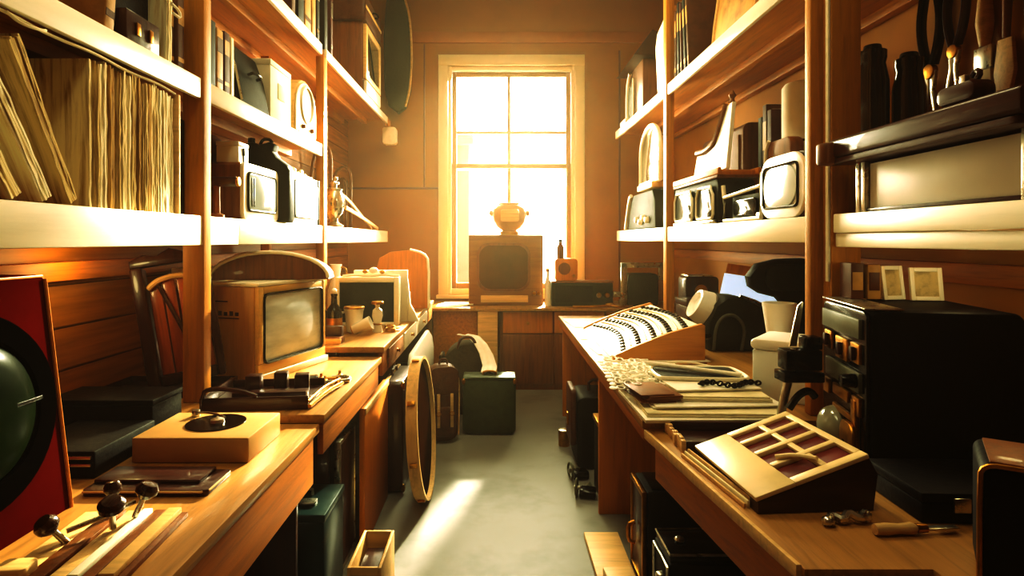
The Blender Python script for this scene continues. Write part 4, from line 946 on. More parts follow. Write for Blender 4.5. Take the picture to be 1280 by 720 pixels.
# chain
b = MB(); n = 22
for k in range(n):
    u = k/(n-1); x = .80+.23*u; y = 2.36+.03*math.sin(u*9); 
    b.torus((x, y, zp+.010), .011, .0038, Matrix.Rotation(PI/2*(k % 2)*.8, 4, 'X') @ Matrix.Rotation(.2, 4, 'Z'), 10, .7)
solo('chain', b, BLACKG, 'dark metal link chain lying on the paper pile', 'chain')
for k in range(3):
    b = MB(); b.tube([(.68+.03*k, 2.80+.05*k, ZB+.012+.012*k), (.9, 2.86+.04*k, ZB+.03+.016*k), (1.06, 2.80+.03*k, ZB+.012+.012*k)], .006, 6, smooth=2)
    solo('wire', b, [METAL, BRASS, CREAM][k], ['silver curved wire behind the dark slate tablet', 'brass curved wire behind the dark slate tablet', 'cream curved wire farthest behind the slate tablet'][k], 'wire')
# white box
o = thing('white_box', 'white enamel box with rounded lid beside the clamp stand', 'box', (1.215, 2.50, ZB), -38)
part('body', MB().box(-.115, .10, -.12, .13, 0, .20, .008), mat('pale_grey_enamel', '#eef1ee', rough=.35, var=.04, scale=5), o); part('lid', MB().rbox(-.122, .107, -.127, .137, .2005, .245, .02, 'y', 4, .01), WHITE, o)
part('hinge', MB().cyl((.1005, -.02, .20), (.1005, .04, .20), .008, .008, 10), BRASS, o)
# clamp stand
o = thing('clamp_stand', 'chrome pole with dark clamp head and blade near black cabinet', 'stand', (1.0, 2.09, .7705))
part('pole', MB().tube([(-.02, 0, .0), (-.01, 0, .10), (.02, .0, .22), (.035, 0, .30)], .014, 12, smooth=2), METAL, o)
b = MB(); b.box(-.01, .115, -.035, .035, .23, .30, .006); b.box(-.02, .12, -.04, .04, .19, .225, .005); b.box(.06, .12, -.03, .03, .3005, .345, .008)
part('clamp_head', b, BLACKG, o, 'dark stacked clamp head')
part('blade', MB().prism([(.015, .31), (.04, .31), (.065, .46), (.06, .465), (.045, .45)], 'xz', -.004, .004, .001), METAL, o)
part('lever', MB().tube([(.0, -.03, .10), (.03, -.035, .15), (.07, -.03, .165), (.09, -.03, .14)], .013, 8, smooth=2), BLACKG, o)
part('base', MB().lathe([(0, 0), (.05, 0), (.05, .012), (.02, .02), (0, .02)], loc=(-.02, 0, 0), n=20), BLACKG, o)
# hooded projector
o = thing('slide_projector', 'dark rounded hooded projector with white lens shroud on right bench', 'projector', (1.44, 3.62, ZB), 0)
p = [(-.20, .0), (.20, 0), (.24, .06), (.255, .13), (.20, .20), (.10, .27), (-.01, .315), (-.10, .32), (-.17, .27), (-.215, .17), (-.22, .06)]
part('hood', MB().prism(p, 'xz', -.14, .14, .04), GREENBK, o)
part('arch_band', MB().tube([(-.19, -.150, .01), (-.18, -.150, .15), (-.13, -.150, .215), (-.06, -.150, .215), (-.005, -.150, .14), (-.03, -.150, .01)], .010, 8, smooth=2), mat('grey_rubber', '#5a5a4a', rough=.6), o)
ML = Matrix.Translation((-.185, -.0, .235)) @ Matrix.Rotation(R(-62), 4, 'Y')
part('lens_shroud', MB().lathe([(0, -.02), (.10, -.02), (.11, 0), (.09, .075), (.075, .08), (.065, .05), (0, .05)], n=22, M=ML), WHITE, o, 'white flared lens shroud')
part('top_strap', MB().tube([(-.02, -.10, .322), (.10, -.10, .282), (.20, -.10, .212), (.245, -.10, .14)], .008, 8, smooth=1), METAL, o)
o = thing('seat_shell', 'black moulded seat shell standing upright behind the white box', 'seat', (1.48, 2.98, ZB), 0)
p = [(-.245, .47), (-.20, .53), (-.10, .555), (.02, .56), (.12, .54), (.12, .28), (.06, .235), (.03, .0), (-.02, .0), (-.03, .24), (-.06, .32), (-.10, .365), (-.18, .385), (-.235, .42)]
part('shell', MB().prism(p, 'xz', -.04, .04, .02), BLACK, o)
part('stem_foot', MB().box(-.09, .10, -.09, -.0405, .0, .02, .004), BLACKG, o)
part('inner_pad', MB().rbox(-.17, .09, -.062, -.0405, .40, .53, .05, 'y', 5, .008), GREENBK, o)
o = thing('lamp_cup', 'white flared cup standing in front of the black seat shell', 'cup', (1.30, 2.77, ZB))
part('bowl', MB().lathe([(0, .20), (.05, .20), (.055, .22), (.075, .36), (.068, .36), (.045, .23), (0, .22)], n=20), WHITE, o); part('stem', MB().lathe([(0, 0), (.05, 0), (.05, .01), (.014, .025), (.014, .1995), (0, .1995)], n=16), METAL, o)
M1 = Matrix.Translation((1.62, 4.02, ZB+.012)) @ Matrix.Rotation(R(-48), 4, 'Z') @ Matrix.Rotation(R(-14), 4, 'X') @ Matrix.Rotation(R(6), 4, 'Y')
CARD = mat('pale_blue_card', '#c9dcea', rough=.4, var=.06, scale=4, bump=.01, emit=('#d2e2ee', .5))  # emission added to brighten the dark card, not a lit display
o = thing('display_card', 'pale blue card with added glow leaning upright behind the hooded projector', 'screen', M=M1)
part('card_panel', MB().box(-.20, .20, -.004, .004, 0, .40, .002), CARD, o); part('easel_back', MB().box(-.14, .08, .0045, .012, .0, .35, .002), W_mid, o); part('top_edge', MB().box(-.19, .19, -.008, .008, .401, .47, .003), W_oran, o)
o = thing('radio', 'small dark box radio with pale top plate behind the far post', 'radio', (1.60, 4.82, ZB))
part('cabinet', MB().rbox(-.12, .14, -.10, .10, 0, .36, .03, 'y', 4, .008), W_dark, o); part('top_plate', MB().box(-.10, .10, -.09, .09, .3605, .372, .002), METAL, o); part('dial', MB().cyl((.0, -.1005, .25), (.0, -.112, .25), .05, .05, 20, .003), BRASS, o)
o = thing('toolbox', 'low dark wooden case at the back of the right bench', 'box', (1.48, 4.51, ZB))
part('body', MB().box(-.10, .22, -.14, .14, 0, .16, .006), W_darkx, o); part('lid', MB().box(-.104, .224, -.144, .144, .1605, .21, .006), W_darkx, o); part('handle', MB().tube([(.02, 0, .21), (.03, 0, .25), (.09, 0, .25), (.1, 0, .21)], .008, 8, smooth=1), BRASS, o)
# ------------------------------------------------------------------ right near table
ZN = .7705
o = thing('tool_tray', 'shallow dark red tray with chipped pale rim on near right table', 'tray', (.795, 2.005, ZN), -3)
part('base', MB().box(-.19, .14, -.10, .10, 0, .010, .002), W_darkx, o)
for (a, c, e, f) in ((-.19, .14, -.112, -.1005), (-.19, .14, .1005, .112), (.1405, .152, -.112, .112)): part('rim', MB().box(a, c, e, f, 0, .04, .003), W_darkx, o)
b = MB(); r = random.Random(5)
for k in range(9): b.box(-.206+r.uniform(-.004, .004), -.1905, -.112+.025*k, -.112+.025*k+.022, 0, .03+r.uniform(0, .016), .003)
part('chipped_edge', b, W_pale, o, 'chipped pale aisle edge')
o = thing('pliers', 'small black pliers lying in the dark red tray', 'pliers', (.86, 1.96, ZN+.0105), 15)
part('handle', MB().tube([(-.09, -.03, .012), (-.03, -.018, .012), (.01, .0, .012)], .008, 8, smooth=1), BLACKG, o); part('handle', MB().tube([(-.09, .03, .012), (-.03, .018, .012), (.01, .0, .012)], .008, 8, smooth=1), BLACKG, o)
part('jaws', MB().prism([(.0, -.018), (.06, -.005), (.06, .005), (.0, .018)], 'xy', .004, .020, .003), METAL, o)
# machine with key wells
MQ = Matrix.Translation((.645, 1.485, ZN)) @ Matrix.Rotation(R(4), 4, 'Z')
o = thing('calculating_machine', 'cream-topped wedge machine with empty dark key wells', 'calculator', M=MQ)
w_, d_, h0, h1 = .30, .38, .035, .135
part('body', MB().prism([(0, 0), (w_, 0), (w_+.012, .09), (w_-.01, h1-.004), (0, h0-.004)], 'xz', 0, d_, .003), W_darkx, o)
MS = Matrix.Translation((0, 0, h0-.0035)) @ Matrix.Rotation(-math.atan2(h1-h0, w_-.01), 4, 'Y')
sl = math.hypot(w_-.01, h1-h0)
TOPC = mat('cream_top_plate', '#e6cfa0', rough=.4, var=.12, scale=6, bump=.02)
b = MB(); T = .012
def tb(u0, u1, v0, v1, h=T): b.box(u0, u1, v0, v1, 0, h, .0025, M=MS)
tb(-.004, .105, 0, d_); tb(.105, sl, 0, .03); tb(.105, sl, d_-.03, d_); tb(sl-.02, sl, .03, d_-.03)
for v in (.115, .20, .285): tb(.105, sl-.02, v-.010, v+.010, T+.002)
tb(.195, .212, .03, d_-.03)
part('top_plate', b, TOPC, o, 'cream top plate framing the wells')
WELL = mat('dark_red_well', '#6e1c0a', rough=.5, var=.3)
for vi, (v0, v1) in enumerate(((.032, .103), (.127, .188), (.212, .273), (.297, .368))):
    for (u0, u1) in ((.107, .193), (.214, sl-.022)):
        part('key_well', MB().box(u0, u1, v0, v1, .0002, .003, .0005, M=MS), WELL, o)
b = MB(); b.tube([MS @ Vector((.20, .05, .02)), MS @ Vector((.17, .10, .022)), MS @ Vector((.13, .13, .02))], .007, 8, smooth=1)
part('lever', b, TOPC, o)
part('base_plate', MB().box(-.02, w_-.01, -.0, d_, .0, .006, .001), PAPER, o) if False else None
for k in range(3):
    pts = [(.648-.010*k-.005, 1.52), (.654-.010*k-.005, 1.52), (.606-.010*k-.005, 1.88), (.60-.010*k-.005, 1.88)]
    solo('card_strip', MB().prism(pts, 'xy', ZN, ZN+.026-.007*k, .0008), PAPER if k % 2 else W_pale, ['tall thin cream strip tucked against the wedge machine', 'middle thin cream strip along the wedge machine', 'shortest outer strip along the wedge machine'][k], 'strip')
# tall black equipment cabinet
MC = Matrix.Translation((1.068, 1.735, ZN)) @ Matrix.Rotation(R(-12), 4, 'Z')
o = thing('equipment_rack', 'tall black equipment cabinet with brass-fitted front on near right table', 'cabinet', M=MC)
cw, cdp, ch = .40, .395, .475
part('case', MB().rbox(.012, cw, 0, cdp, 0, ch, .03, 'y', 5, .012), BLACK, o)
b = MB(); b.rbox(0, .0118, .004, cdp-.004, .0, ch-.006, .03, 'x', 5, .003)
part('front_plate', b, BLACKG, o)
part('top_cap', MB().box(-.004, .10, .006, cdp-.006, ch+.0005, ch+.006, .002), METAL, o, 'bright worn top edge')
def fr(y0, y1, z0, z1, m, name, lab=None, dx=.012): return part(name, MB().box(-dx, -.0003, y0, y1, z0, z1, .003), m, o, lab)
DG = mat('dark_grey_panel', '#5e5f4e', rough=.35, var=.25, scale=8)
fr(.03, .365, .385, .445, DG, 'display_window'); fr(.03, .33, .225, .285, DG, 'display_window')
for (y0, y1, z0, z1) in ((.03, .10, .31, .37), (.13, .23, .30, .37), (.27, .34, .315, .375)):
    q = fr(y0, y1, z0, z1, BRASS, 'switch_plate')
    part('switch', MB().box(-.024, -.0125, (y0+y1)/2-.012, (y0+y1)/2+.012, (z0+z1)/2-.02, (z0+z1)/2+.02, .003), W_dark, o).parent = q
for (y0, y1, z0, z1) in ((.03, .09, .155, .21), (.12, .26, .175, .21), (.30, .35, .16, .21), (.06, .26, .125, .145)): fr(y0, y1, z0, z1, BRASS, 'brass_plate')
fr(.05, .085, .02, .20, BRASS, 'brass_strip', dx=.016)
b = MB(); b.ell((-.012, .24, .065), (.05, .075, .07), 20); part('glass_dome', b, mat('dome_grey', '#8c8a78', rough=.15, var=.3, scale=5, bump=0, spec=.8), o, 'bulging grey glass dome')
b = MB(); b.rbox(-.03, -.0165, .03, .14, .0, .13, .04, 'x', 5, .005); part('lower_plate', b, BRASS, o)
part('keyhole', MB().cyl((-.0305, .10, .06), (-.034, .10, .06), .010, .010, 12), BLACKG, o)
part('knob', MB().cyl((-.0125, .05, .26), (-.055, .05, .26), .022, .018, 16, .004), BLACKG, o)
CT = ZN+ch+.0
for k, (x, y, m, bd, lab) in enumerate(((1.215, 2.06, BK[0], BK[3], 'dark brown book on the black cabinet, nearest the post'), (1.265, 2.05, BK[3], BK[0], 'gold-edged book on the black cabinet between book and photos'))):
    o = thing('book', lab, 'book', (x, y, CT+.0065), -10)
    part('cover', MB().box(-.02, .02, -.05, .05, 0, .12-.004*k, .003), m, o); part('spine_label', MB().box(-.016, .016, -.053, -.0505, .03, .09, .001), bd, o)
PHOTO = mat('faded_photograph', '#cdbb90', rough=.4, var=.5, scale=14, bump=0, dark='#6a5634')
for k, (x, y, w, h, rz, lab) in enumerate(((1.335, 2.02, .085, .115, 12, 'pale photo frame with dark figure picture on the black cabinet'), (1.425, 1.99, .10, .11, -8, 'pale photo frame with light picture, right one on the black cabinet'))):
    M_ = Matrix.Translation((x, y, CT+.003)) @ Matrix.Rotation(R(rz), 4, 'Z') @ Matrix.Rotation(R(-8), 4, 'X')
    o = thing('photo_frame', lab, 'photo frame', M=M_)
    b = MB(); t_ = .014
    b.box(-w/2, -w/2+t_, -.006, .006, 0, h, .002); b.box(w/2-t_, w/2, -.006, .006, 0, h, .002); b.box(-w/2+t_, w/2-t_, -.006, .006, 0, t_, .002); b.box(-w/2+t_, w/2-t_, -.006, .006, h-t_, h, .002)
    part('frame', b, WHITE, o); part('picture', MB().box(-w/2+t_, w/2-t_, -.003, .003, t_, h-t_, 0), PHOTO, o)
    part('strut', MB().prism([(.0065, .07), (.0065, .066), (.04, .0), (.044, .0)], 'yz', -.008, .008, .001), W_dark, o)
# low dark case and tools in front of the black cabinet
o = thing('instrument_case', 'low flat black case in shadow before the tall black cabinet', 'case', (1.19, 1.56, ZN), -2)
part('body', MB().box(-.17, .22, -.13, .10, 0, .05, .006), BLACK, o); part('lid', MB().box(-.172, .222, -.132, .102, .0505, .075, .006), BLACK, o); part('clasp', MB().box(-.10, -.06, -.14, -.1325, .03, .065, .003), METAL, o)
o = thing('wood_chisel', 'pale wooden-handled chisel lying before the low black case', 'chisel', (.965, 1.385, ZN+.0), 3)
part('handle', MB().lathe([(0, 0), (.012, .002), (.014, .03), (.011, .06), (.014, .09), (.009, .10), (0, .10)], n=14, M=Matrix.Translation((-.10, 0, .014)) @ Matrix.Rotation(PI/2, 4, 'Y')), W_pale, o)
part('ferrule', MB().cyl((.0005, 0, .014), (.025, 0, .014), .011, .010, 12), BRASS, o); part('blade', MB().box(.0255, .10, -.009, .009, .010, .016, .001), METAL, o)
b = MB(); r = random.Random(9)
pts = [(-.05, -.01, .008), (-.03, .012, .018), (-.012, -.008, .012), (.01, .012, .024), (.03, -.004, .014), (.05, .01, .022)]
b.tube(pts, .010, 7, smooth=1); b.ell((-.05, -.01, .012), (.016, .014, .012), 8); b.ell((.05, .01, .016), (.016, .016, .014), 8)
o = finish('crumpled_foil', b, METAL); o.location = (.835, 1.435, ZN); tag(o, 'small crumpled silver foil scrap at the wedge machine foot', 'scrap')
# near brown box at the right frame edge, sides coloured black for their shade
o = thing('wooden_box', 'dark brown rounded box with bright worn corner, nearest on the right', 'box', (.925, 1.15, ZN), -35)
part('case', MB().rbox(0, .42, 0, .20, 0, .25, .02, 'y', 5, .008), BLACK, o)
part('top_panel', MB().box(.015, .40, .015, .185, .2502, .255, .002), W_mid, o); part('corner_trim', MB().tube([(-.001, -.001, .004), (-.001, -.001, .23), (.006, -.001, .247), (.03, -.001, .253), (.40, -.001, .253)], .005, 8, smooth=1), BRASS, o, 'bright worn edge')
# ------------------------------------------------------------------ right lower shelf
o = thing('storage_chest', 'long white box with dark metal posts on the near right shelf', 'box', (RX+.20, 1.70, ZL))
part('body', MB().box(-.17, .20, -.33, .33, 0, .16, .004), W_dark, o)
part('white_panel', MB().box(-.178, -.1705, -.30, .27, .012, .158, .002), WHITE, o, 'plain white front panel')
for y in (-.325, .285, .315): part('corner_post', MB().rbox(-.192, -.1785 if False else -.1715, y-.012, y+.012, 0, .165, .004, 'z', 3, .001), METAL, o)
part('bottom_rail', MB().box(-.188, -.1785, -.31, .272, 0, .0115, .002), W_dark, o)
o = thing('tool_tray', 'reddish brown wooden tray lying across the long white box', 'tray', (RX+.17, 1.70, ZL+.166))
part('base', MB().rbox(-.22, .20, -.38, .38, 0, .02, .03, 'z', 4, .004), W_darky, o)
part('front_rail', MB().rbox(-.225, -.19, -.385, .385, .0205, .085, .014, 'y', 4, .006), W_darky, o); part('back_rail', MB().box(.17, .20, -.37, .37, .0205, .07, .004), W_darky, o)
part('end_rail', MB().box(-.189, .1695, .35, .375, .0205, .07, .004), W_darky, o); part('end_rail', MB().box(-.189, .1695, -.375, -.35, .0205, .07, .004), W_darky, o)
part('end_boss', MB().rbox(-.26, -.17, .345, .415, .0, .075, .03, 'z', 5, .01), W_mid, o)
o = thing('wooden_plane', 'rounded brown wooden plane resting on the reddish tray front', 'hand plane', (RX-.02, 1.52, ZL+.2515))
part('body', MB().rbox(-.03, .03, -.07, .06, 0, .05, .024, 'x', 6, .012), W_darky, o); part('iron', MB().box(-.012, .012, -.02, .0, .045, .07, .002), METAL, o)
part('handle', MB().tube([(0, -.04, .048), (0, -.055, .066), (0, -.04, .075), (0, -.028, .06)], .007, 8, smooth=1), W_dark, o)
# tall dark flasks and jar
for k, (x, y, h, lab) in enumerate(((1.50, 2.40, .66, 'tall black flask with brass spout behind the long white box'), (1.625, 2.37, .62, 'second tall black flask right of the spouted one'))):
    o = thing('flask', lab, 'flask', (x, y, ZL))
    part('body', MB().lathe([(0, 0), (.055, 0), (.058, .01), (.058, h-.12), (.045, h-.05), (.05, h-.03), (.05, h), (0, h)], n=20), BOTG, o)
    part('cap', MB().cyl((0, 0, h+.0005), (0, 0, h+.025), .035, .03, 16, .003), BLACKG, o)
    if k == 0: part('spout', MB().tube([(-.045, .02, h-.06), (-.10, .06, h-.05), (-.17, .10, h-.08)], .014, 8, smooth=1), BRASS, o); part('side_tube', MB().tube([(-.062, 0, h-.1), (-.066, .0, h*.5), (-.066, 0, .05)], .008, 8), METAL, o)
o = thing('rolled_charts', 'pale ribbed canister with dark wire handle behind the near post', 'canister', (1.55, 2.60, ZL))
part('body', MB().lathe([(0, 0), (.085, 0), (.088, .01), (.088, .52), (.08, .55), (0, .55)], n=12), PAPERW, o); part('lid', MB().cyl((0, 0, .5505), (0, 0, .58), .09, .085, 20, .004), W_pale, o)
part('wire_handle', MB().tube([(-.06, -.07, .30), (-.10, -.10, .29), (-.11, -.11, .22), (-.09, -.10, .12), (-.06, -.07, .09)], .010, 8, smooth=2), BLACKG, o)
# tools hung on the right wall
HX = RW-.035
def hang(name, label, cat, y, z, rx=0):
    o = thing(name, label, cat, M=Matrix.Translation((HX, y, z)) @ Matrix.Rotation(R(rx), 4, 'X'))
    part('hook', MB().cyl((.0, 0, -.005), (.034, 0, -.005), .006, .006, 8), METAL, o)
    return o
def hpliers(label, y, z, m, sc=1.0, rx=0, name='pliers'):
    o = hang(name, label, 'pliers', y, z, rx)
    for s in (-1, 1):
        part('handle', MB().tube([(-.01, s*.035*sc, -.0), (-.01, s*.055*sc, -.10*sc), (-.01, s*.04*sc, -.20*sc), (-.01, s*.014*sc, -.265*sc)], .019*sc, 10, smooth=2, flat=.7), m, o)
        part('jaw', MB().prism([(s*.002, -.27*sc), (s*.03*sc, -.29*sc), (s*.02*sc, -.36*sc), (s*.045*sc, -.50*sc), (s*.03*sc, -.50*sc), (s*.004, -.37*sc)], 'yz', -.018, -.002, .003), METAL, o)
    part('pivot', MB().cyl((-.025, 0, -.29*sc), (.0, 0, -.29*sc), .028*sc, .028*sc, 16, .003), BRASS, o)
    return o
hpliers('black-handled long pliers hanging left on the right wall', 2.50, 2.47, BLACKG, 1.1)
def hbrush(label, y, z, mh, mb_, sc=1.0, rx=0):
    o = hang('paint_brush', label, 'brush', y, z, rx)
    part('handle', MB().lathe([(0, -.24*sc), (.014*sc, -.24*sc), (.024*sc, -.17*sc), (.016*sc, -.08*sc), (.022*sc, -.02*sc), (0, .0)], n=14), mh, o)
    part('ferrule', MB().box(-.012, .012, -.032*sc, .032*sc, -.31*sc, -.2405*sc, .004), METAL, o)
    part('bristles', MB().prism([(-.03*sc, -.3105*sc), (.03*sc, -.3105*sc), (.036*sc, -.42*sc), (.0, -.45*sc), (-.034*sc, -.42*sc)], 'yz', -.011, .011, .003), mb_, o)
    return o
hbrush('wooden handled brush with cream bristles hanging on right wall', 2.235, 2.47, W_pale, PAPER, 1.25)
o = hang('wooden_spatula', 'pale wooden spatula hanging between brush and black shears', 'spatula', 2.13, 2.47, 2)
part('handle', MB().lathe([(0, -.3), (.012, -.3), (.016, -.1), (.012, 0), (0, 0)], n=12), W_mid, o); part('blade', MB().prism([(-.03, -.3005), (.03, -.3005), (.045, -.42), (.02, -.52), (-.02, -.52), (-.045, -.42)], 'yz', -.008, .008, .004), W_pale, o)
o = hang('shears', 'big black tailor shears hanging near the right frame edge', 'shears', 2.015, 2.46, -6)
for s in (-1, 1):
    part('handle_loop', MB().torus((-.01, s*.045, -.06), .045, .010, Matrix.Rotation(PI/2, 4, 'Y'), 20, 1.0), BLACKG, o)
    part('blade', MB().prism([(s*.005, -.11), (s*.05, -.13), (s*.06, -.24), (s*.012, -.40), (-s*.004, -.40), (-s*.008, -.2)], 'yz', -.012-.006*(s > 0), -.006-.006*(s > 0), .001), BLACKG, o)
part('pivot', MB().cyl((-.024, 0, -.15), (-.004, 0, -.15), .012, .012, 12), BRASS, o)
hpliers('red-brown handled pliers hanging second on the right wall', 2.355, 2.47, W_dark, .95, 3)
hbrush('dark handled brush hanging right of the black shears', 1.875, 2.46, W_dark, PAPER, 1.1, -6)
for k, (y, h) in enumerate(((2.625, .30), (2.595, .34))):
    o = hang('file_rasp', ['narrow wooden rasp hanging beside the black flasks', 'longer rasp next to the narrow wooden rasp'][k], 'rasp', y, 2.12, 0)
    part('handle', MB().cyl((-.008, 0, -.10), (-.008, 0, 0), .014, .011, 12, .003), W_pale, o); part('blade', MB().box(-.014, -.002, -.010, .010, -.10-h, -.1005, .002), METAL if k else W_dark, o)
# mid bay
t = small_tv('white-faced television with arched top on the right shelf by near post', RX+.012, 2.36, 2.76, ZL, .27, .20, W_dark, WHITE, mat('pale_screen', '#dfe6e4', rough=.15, var=.06, scale=3, bump=0, spec=.8), side=1, round_top=.10, rim=.05)
part('latch', MB().box(.0065, .016, -.17, -.155, .06, .09, .002), METAL, t)
def wire_cradle():
    o = thing('cassette_player', 'dark open-framed player with pale tube frame on the right shelf', 'player', (RX+.09, 3.02, ZL))
    part('body', MB().box(-.035, .10, -.19, .19, 0.0, .135, .006), GREENBK, o)
    g = MB(); g.tube([(-.07, -.24, .0105), (-.07, -.24, .16), (-.07, .21, .135), (-.07, .21, .0105)], .010, 8, True); g.tube([(-.07, -.24, .16), (-.07, -.25, .22)], .009, 8); g.tube([(-.07, .21, .135), (-.07, .225, .20)], .012, 8)
    part('tube_frame', g, CREAM, o, 'pale tube frame'); part('cassette_window', MB().rbox(-.048, -.0355, -.13, .15, .03, .115, .03, 'x', 5, .003), DSCREEN, o)
    for y in (-.17, -.15): part('button', MB().cyl((-.0355, y, .03), (-.05, y, .03), .010, .009, 10), METAL, o)
    return o
wire_cradle()
o = thing('radio', 'black twin-window radio with silver rims below the brown tray', 'radio', (RX+.11, 3.72, ZL))
part('cabinet', MB().rbox(-.09, .12, -.40, .42, 0, .25, .05, 'x', 5, .008), GREENBK, o)
for (y0, y1) in ((-.36, -.08), (.0, .36)):
    s_ = part('window', MB().rbox(-.102, -.0905, y0, y1, .03, .21, .05, 'x', 5, .003), DSCREEN, o)
    part('window_rim', MB().tube([(-.104, y0+.02, .03), (-.104, y0, .05), (-.104, y0, .16), (-.104, y0+.04, .21), (-.104, y1-.04, .21), (-.104, y1, .16), (-.104, y1, .05), (-.104, y1-.02, .03)], .009, 8, True), CREAM, o).parent = s_
part('foot_rail', MB().box(-.11, -.0905, -.38, .38, 0, .02, .003), METAL, o)
o = thing('wooden_tray', 'brown wooden slatted tray on top of the twin-window radio', 'tray', (RX+.11, 3.70, ZL+.2505))
part('base', MB().box(-.11, .13, -.42, .40, .0, .015, .003), W_mid, o)
for x in (-.11, .11): part('rail', MB().rbox(x, x+.02, -.43, .41, .0155, .055, .008, 'y', 3, .003), W_oran, o)
for y in (-.38, -.1, .15, .38): part('cross_slat', MB().box(-.089, .109, y-.015, y+.015, .0155, .045, .003), W_oran, o)
MS2 = Matrix.Translation((RX+.09, 3.62, ZL+.307)) @ Matrix.Rotation(R(6), 4, 'Y')
o = thing('curved_board', 'tall white panel with curved cutaway corner on the right shelf', 'board', M=MS2)
p = [(-.30, 0), (.26, 0), (.25, .38), (.17, .37), (.10, .24), (.04, .16), (-.10, .13), (-.27, .14)]
p = [(-u, v) for u, v in p]
part('board', MB().prism(p, 'yz', -.012, .012, .004), WHITE, o)
part('carved_edge', MB().tube([(-.016, -.17, .38), (-.016, -.10, .26), (-.016, -.04, .18), (-.016, .10, .15), (-.016, .27, .16)], .016, 8, smooth=1), W_mid, o)
part('finial', MB().lathe([(0, 0), (.02, 0), (.012, .02), (.022, .04), (0, .07)], loc=(0, -.21, .385), n=12), W_mid, o)
o = thing('radio_cabinet', 'large dark brown cabinet at the back of the right shelf', 'cabinet', (1.62, 3.98, ZL))
part('body', MB().rbox(-.14, .22, -.36, .36, 0, .62, .05, 'y', 5, .01), W_mid, o); part('door', MB().box(-.152, -.1405, -.32, .32, .05, .55, .004), W_mid, o); part('knob', MB().cyl((-.1525, -.26, .3), (-.175, -.26, .3), .015, .012, 12, .002), BRASS, o)
for k, (y, h, m) in enumerate(((3.50, .62, 1), (3.44, .68, 0), (3.38, .64, 2))):
    book('tall_book', ['tall black folio leaning on the large brown cabinet', 'tall brown folio in the middle of three', 'tall dark red folio nearest the pale canister'][k], 1.53, y, ZL, .05, .27, h, BK[m], side=1, band=BK[3] if k == 1 else None)
o = thing('small_chair_back', 'small brown padded chair back with cream edge on the right shelf', 'chair back', (1.46, 3.05, ZL), 0)  # a chair back on short legs, not a whole chair
part('pad', MB().rbox(-.035, .035, -.13, .13, .12, .42, .05, 'x', 6, .012), W_mid, o); part('edge', MB().tube([(-.04, .132, 0.0), (-.04, .132, .37), (-.04, .09, .424)], .010, 8, smooth=1), CREAM, o)
for y in (-.10, .10): part('leg', MB().box(-.02, .02, y-.015, y+.015, 0, .125, .003), W_mid, o)
o = thing('drum_canister', 'pale cylindrical drum with dark seam behind the arched white television', 'canister', (1.63, 3.20, ZL))
part('lower_body', MB().lathe([(0, 0), (.10, 0), (.105, .01), (.105, .42), (0, .42)], n=28), PAPERW, o)
part('seam', MB().lathe([(0, .4205), (.107, .4205), (.107, .432), (0, .432)], n=28), W_dark, o)
part('upper_body', MB().lathe([(0, .4325), (.105, .4325), (.105, .72), (.09, .74), (0, .74)], n=28), PAPERW, o)
# far bay
o = thing('iron_press', 'black bell-shaped iron with white edge at the right shelf end', 'iron', (RX+.12, 5.15, ZL))
p = [(-.50, 0), (.50, 0), (.46, .05), (.33, .27), (.25, .31), (-.40, .31), (-.48, .22)]
part('body', MB().prism([(u, v) for u, v in p], 'yz', -.10, .12, .02), GREENBK, o)
part('white_edge', MB().tube([(-.112, .505, .0105), (-.112, .47, .07), (-.112, .34, .28), (-.112, .28, .305)], .018, 8, smooth=1), CREAM, o)
for k, (y, z) in enumerate(((-.18, .09), (-.08, .06), (-.30, .07), (.05, .08))): part('valve_knob', MB().cyl((-.1005, y, z), (-.135, y, z), .03, .022, 12, .004), CREAM, o)
o = thing('dressing_mirror', 'small arched mirror in pale frame on the black iron', 'mirror', (RX+.06, 4.92, ZL+.3205), 0)
p = [(-.30, .06)]+[(.30*math.cos(PI-PI*k/12), .30+.22*math.sin(PI*k/12)) for k in range(13)]+[(.30, .06)]
part('glass', MB().prism(p, 'yz', -.006, .006, .002), mat('mirror_silver', '#d8d2c2', rough=.08, metal=1, var=.05, scale=3, bump=0), o)
part('frame', MB().tube([(-.008, u*1.05, v) for u, v in p], .020, 8, True), CREAM, o)
part('stand', MB().rbox(-.06, .10, -.25, .25, 0, .045, .015, 'z', 3, .004), W_pale, o)
# ------------------------------------------------------------------ right upper shelf
ZR = 2.5525
for k, (y, th, h, m, tl) in enumerate(((4.16, .05, .48, 0, 0), (4.09, .05, .52, 1, 2), (4.02, .04, .50, 2, 4), (3.94, .05, .50, 1, 6), (3.87, .04, .5, 0, 7))):
    book('binder', 'tall %s binder on the upper right shelf, %s from the far post' % (['brown', 'black', 'dark red', 'black', 'brown'][k], ordn(k)), RX+.03, y, ZR, th*.8, .26, h, BK[m], side=1, tilt=tl, band=BK[3], group='binders on the upper right shelf', cat='binder')
MP = Matrix.Translation((RX+.10, 3.34, ZR+.006)) @ Matrix.Rotation(R(8), 4, 'Y')
o = thing('picture_frame', 'tan picture in rounded pale frame leaning on the upper right shelf', 'picture frame', M=MP)
part('picture', MB().rbox(-.004, .004, -.30, .30, .02, .52, .08, 'x', 5, .001), mat('tan_print', '#b98c48', rough=.5, var=.5, scale=5, bump=.02, dark='#6d4517'), o)
part('frame', MB().tube([(0, -.31, .10), (0, -.31, .44), (0, -.24, .53), (0, .24, .53), (0, .31, .44), (0, .31, .10), (0, .25, .015), (0, -.25, .015)], .016, 8, True, 1), W_pale, o)
part('strut', MB().box(.0045, .02, -.03, .03, .05, .4, .003), W_dark, o)
o = thing('folded_fan', 'cream folded wooden board standing just past the far right post', 'board', (RX+.10, 4.55, ZR))
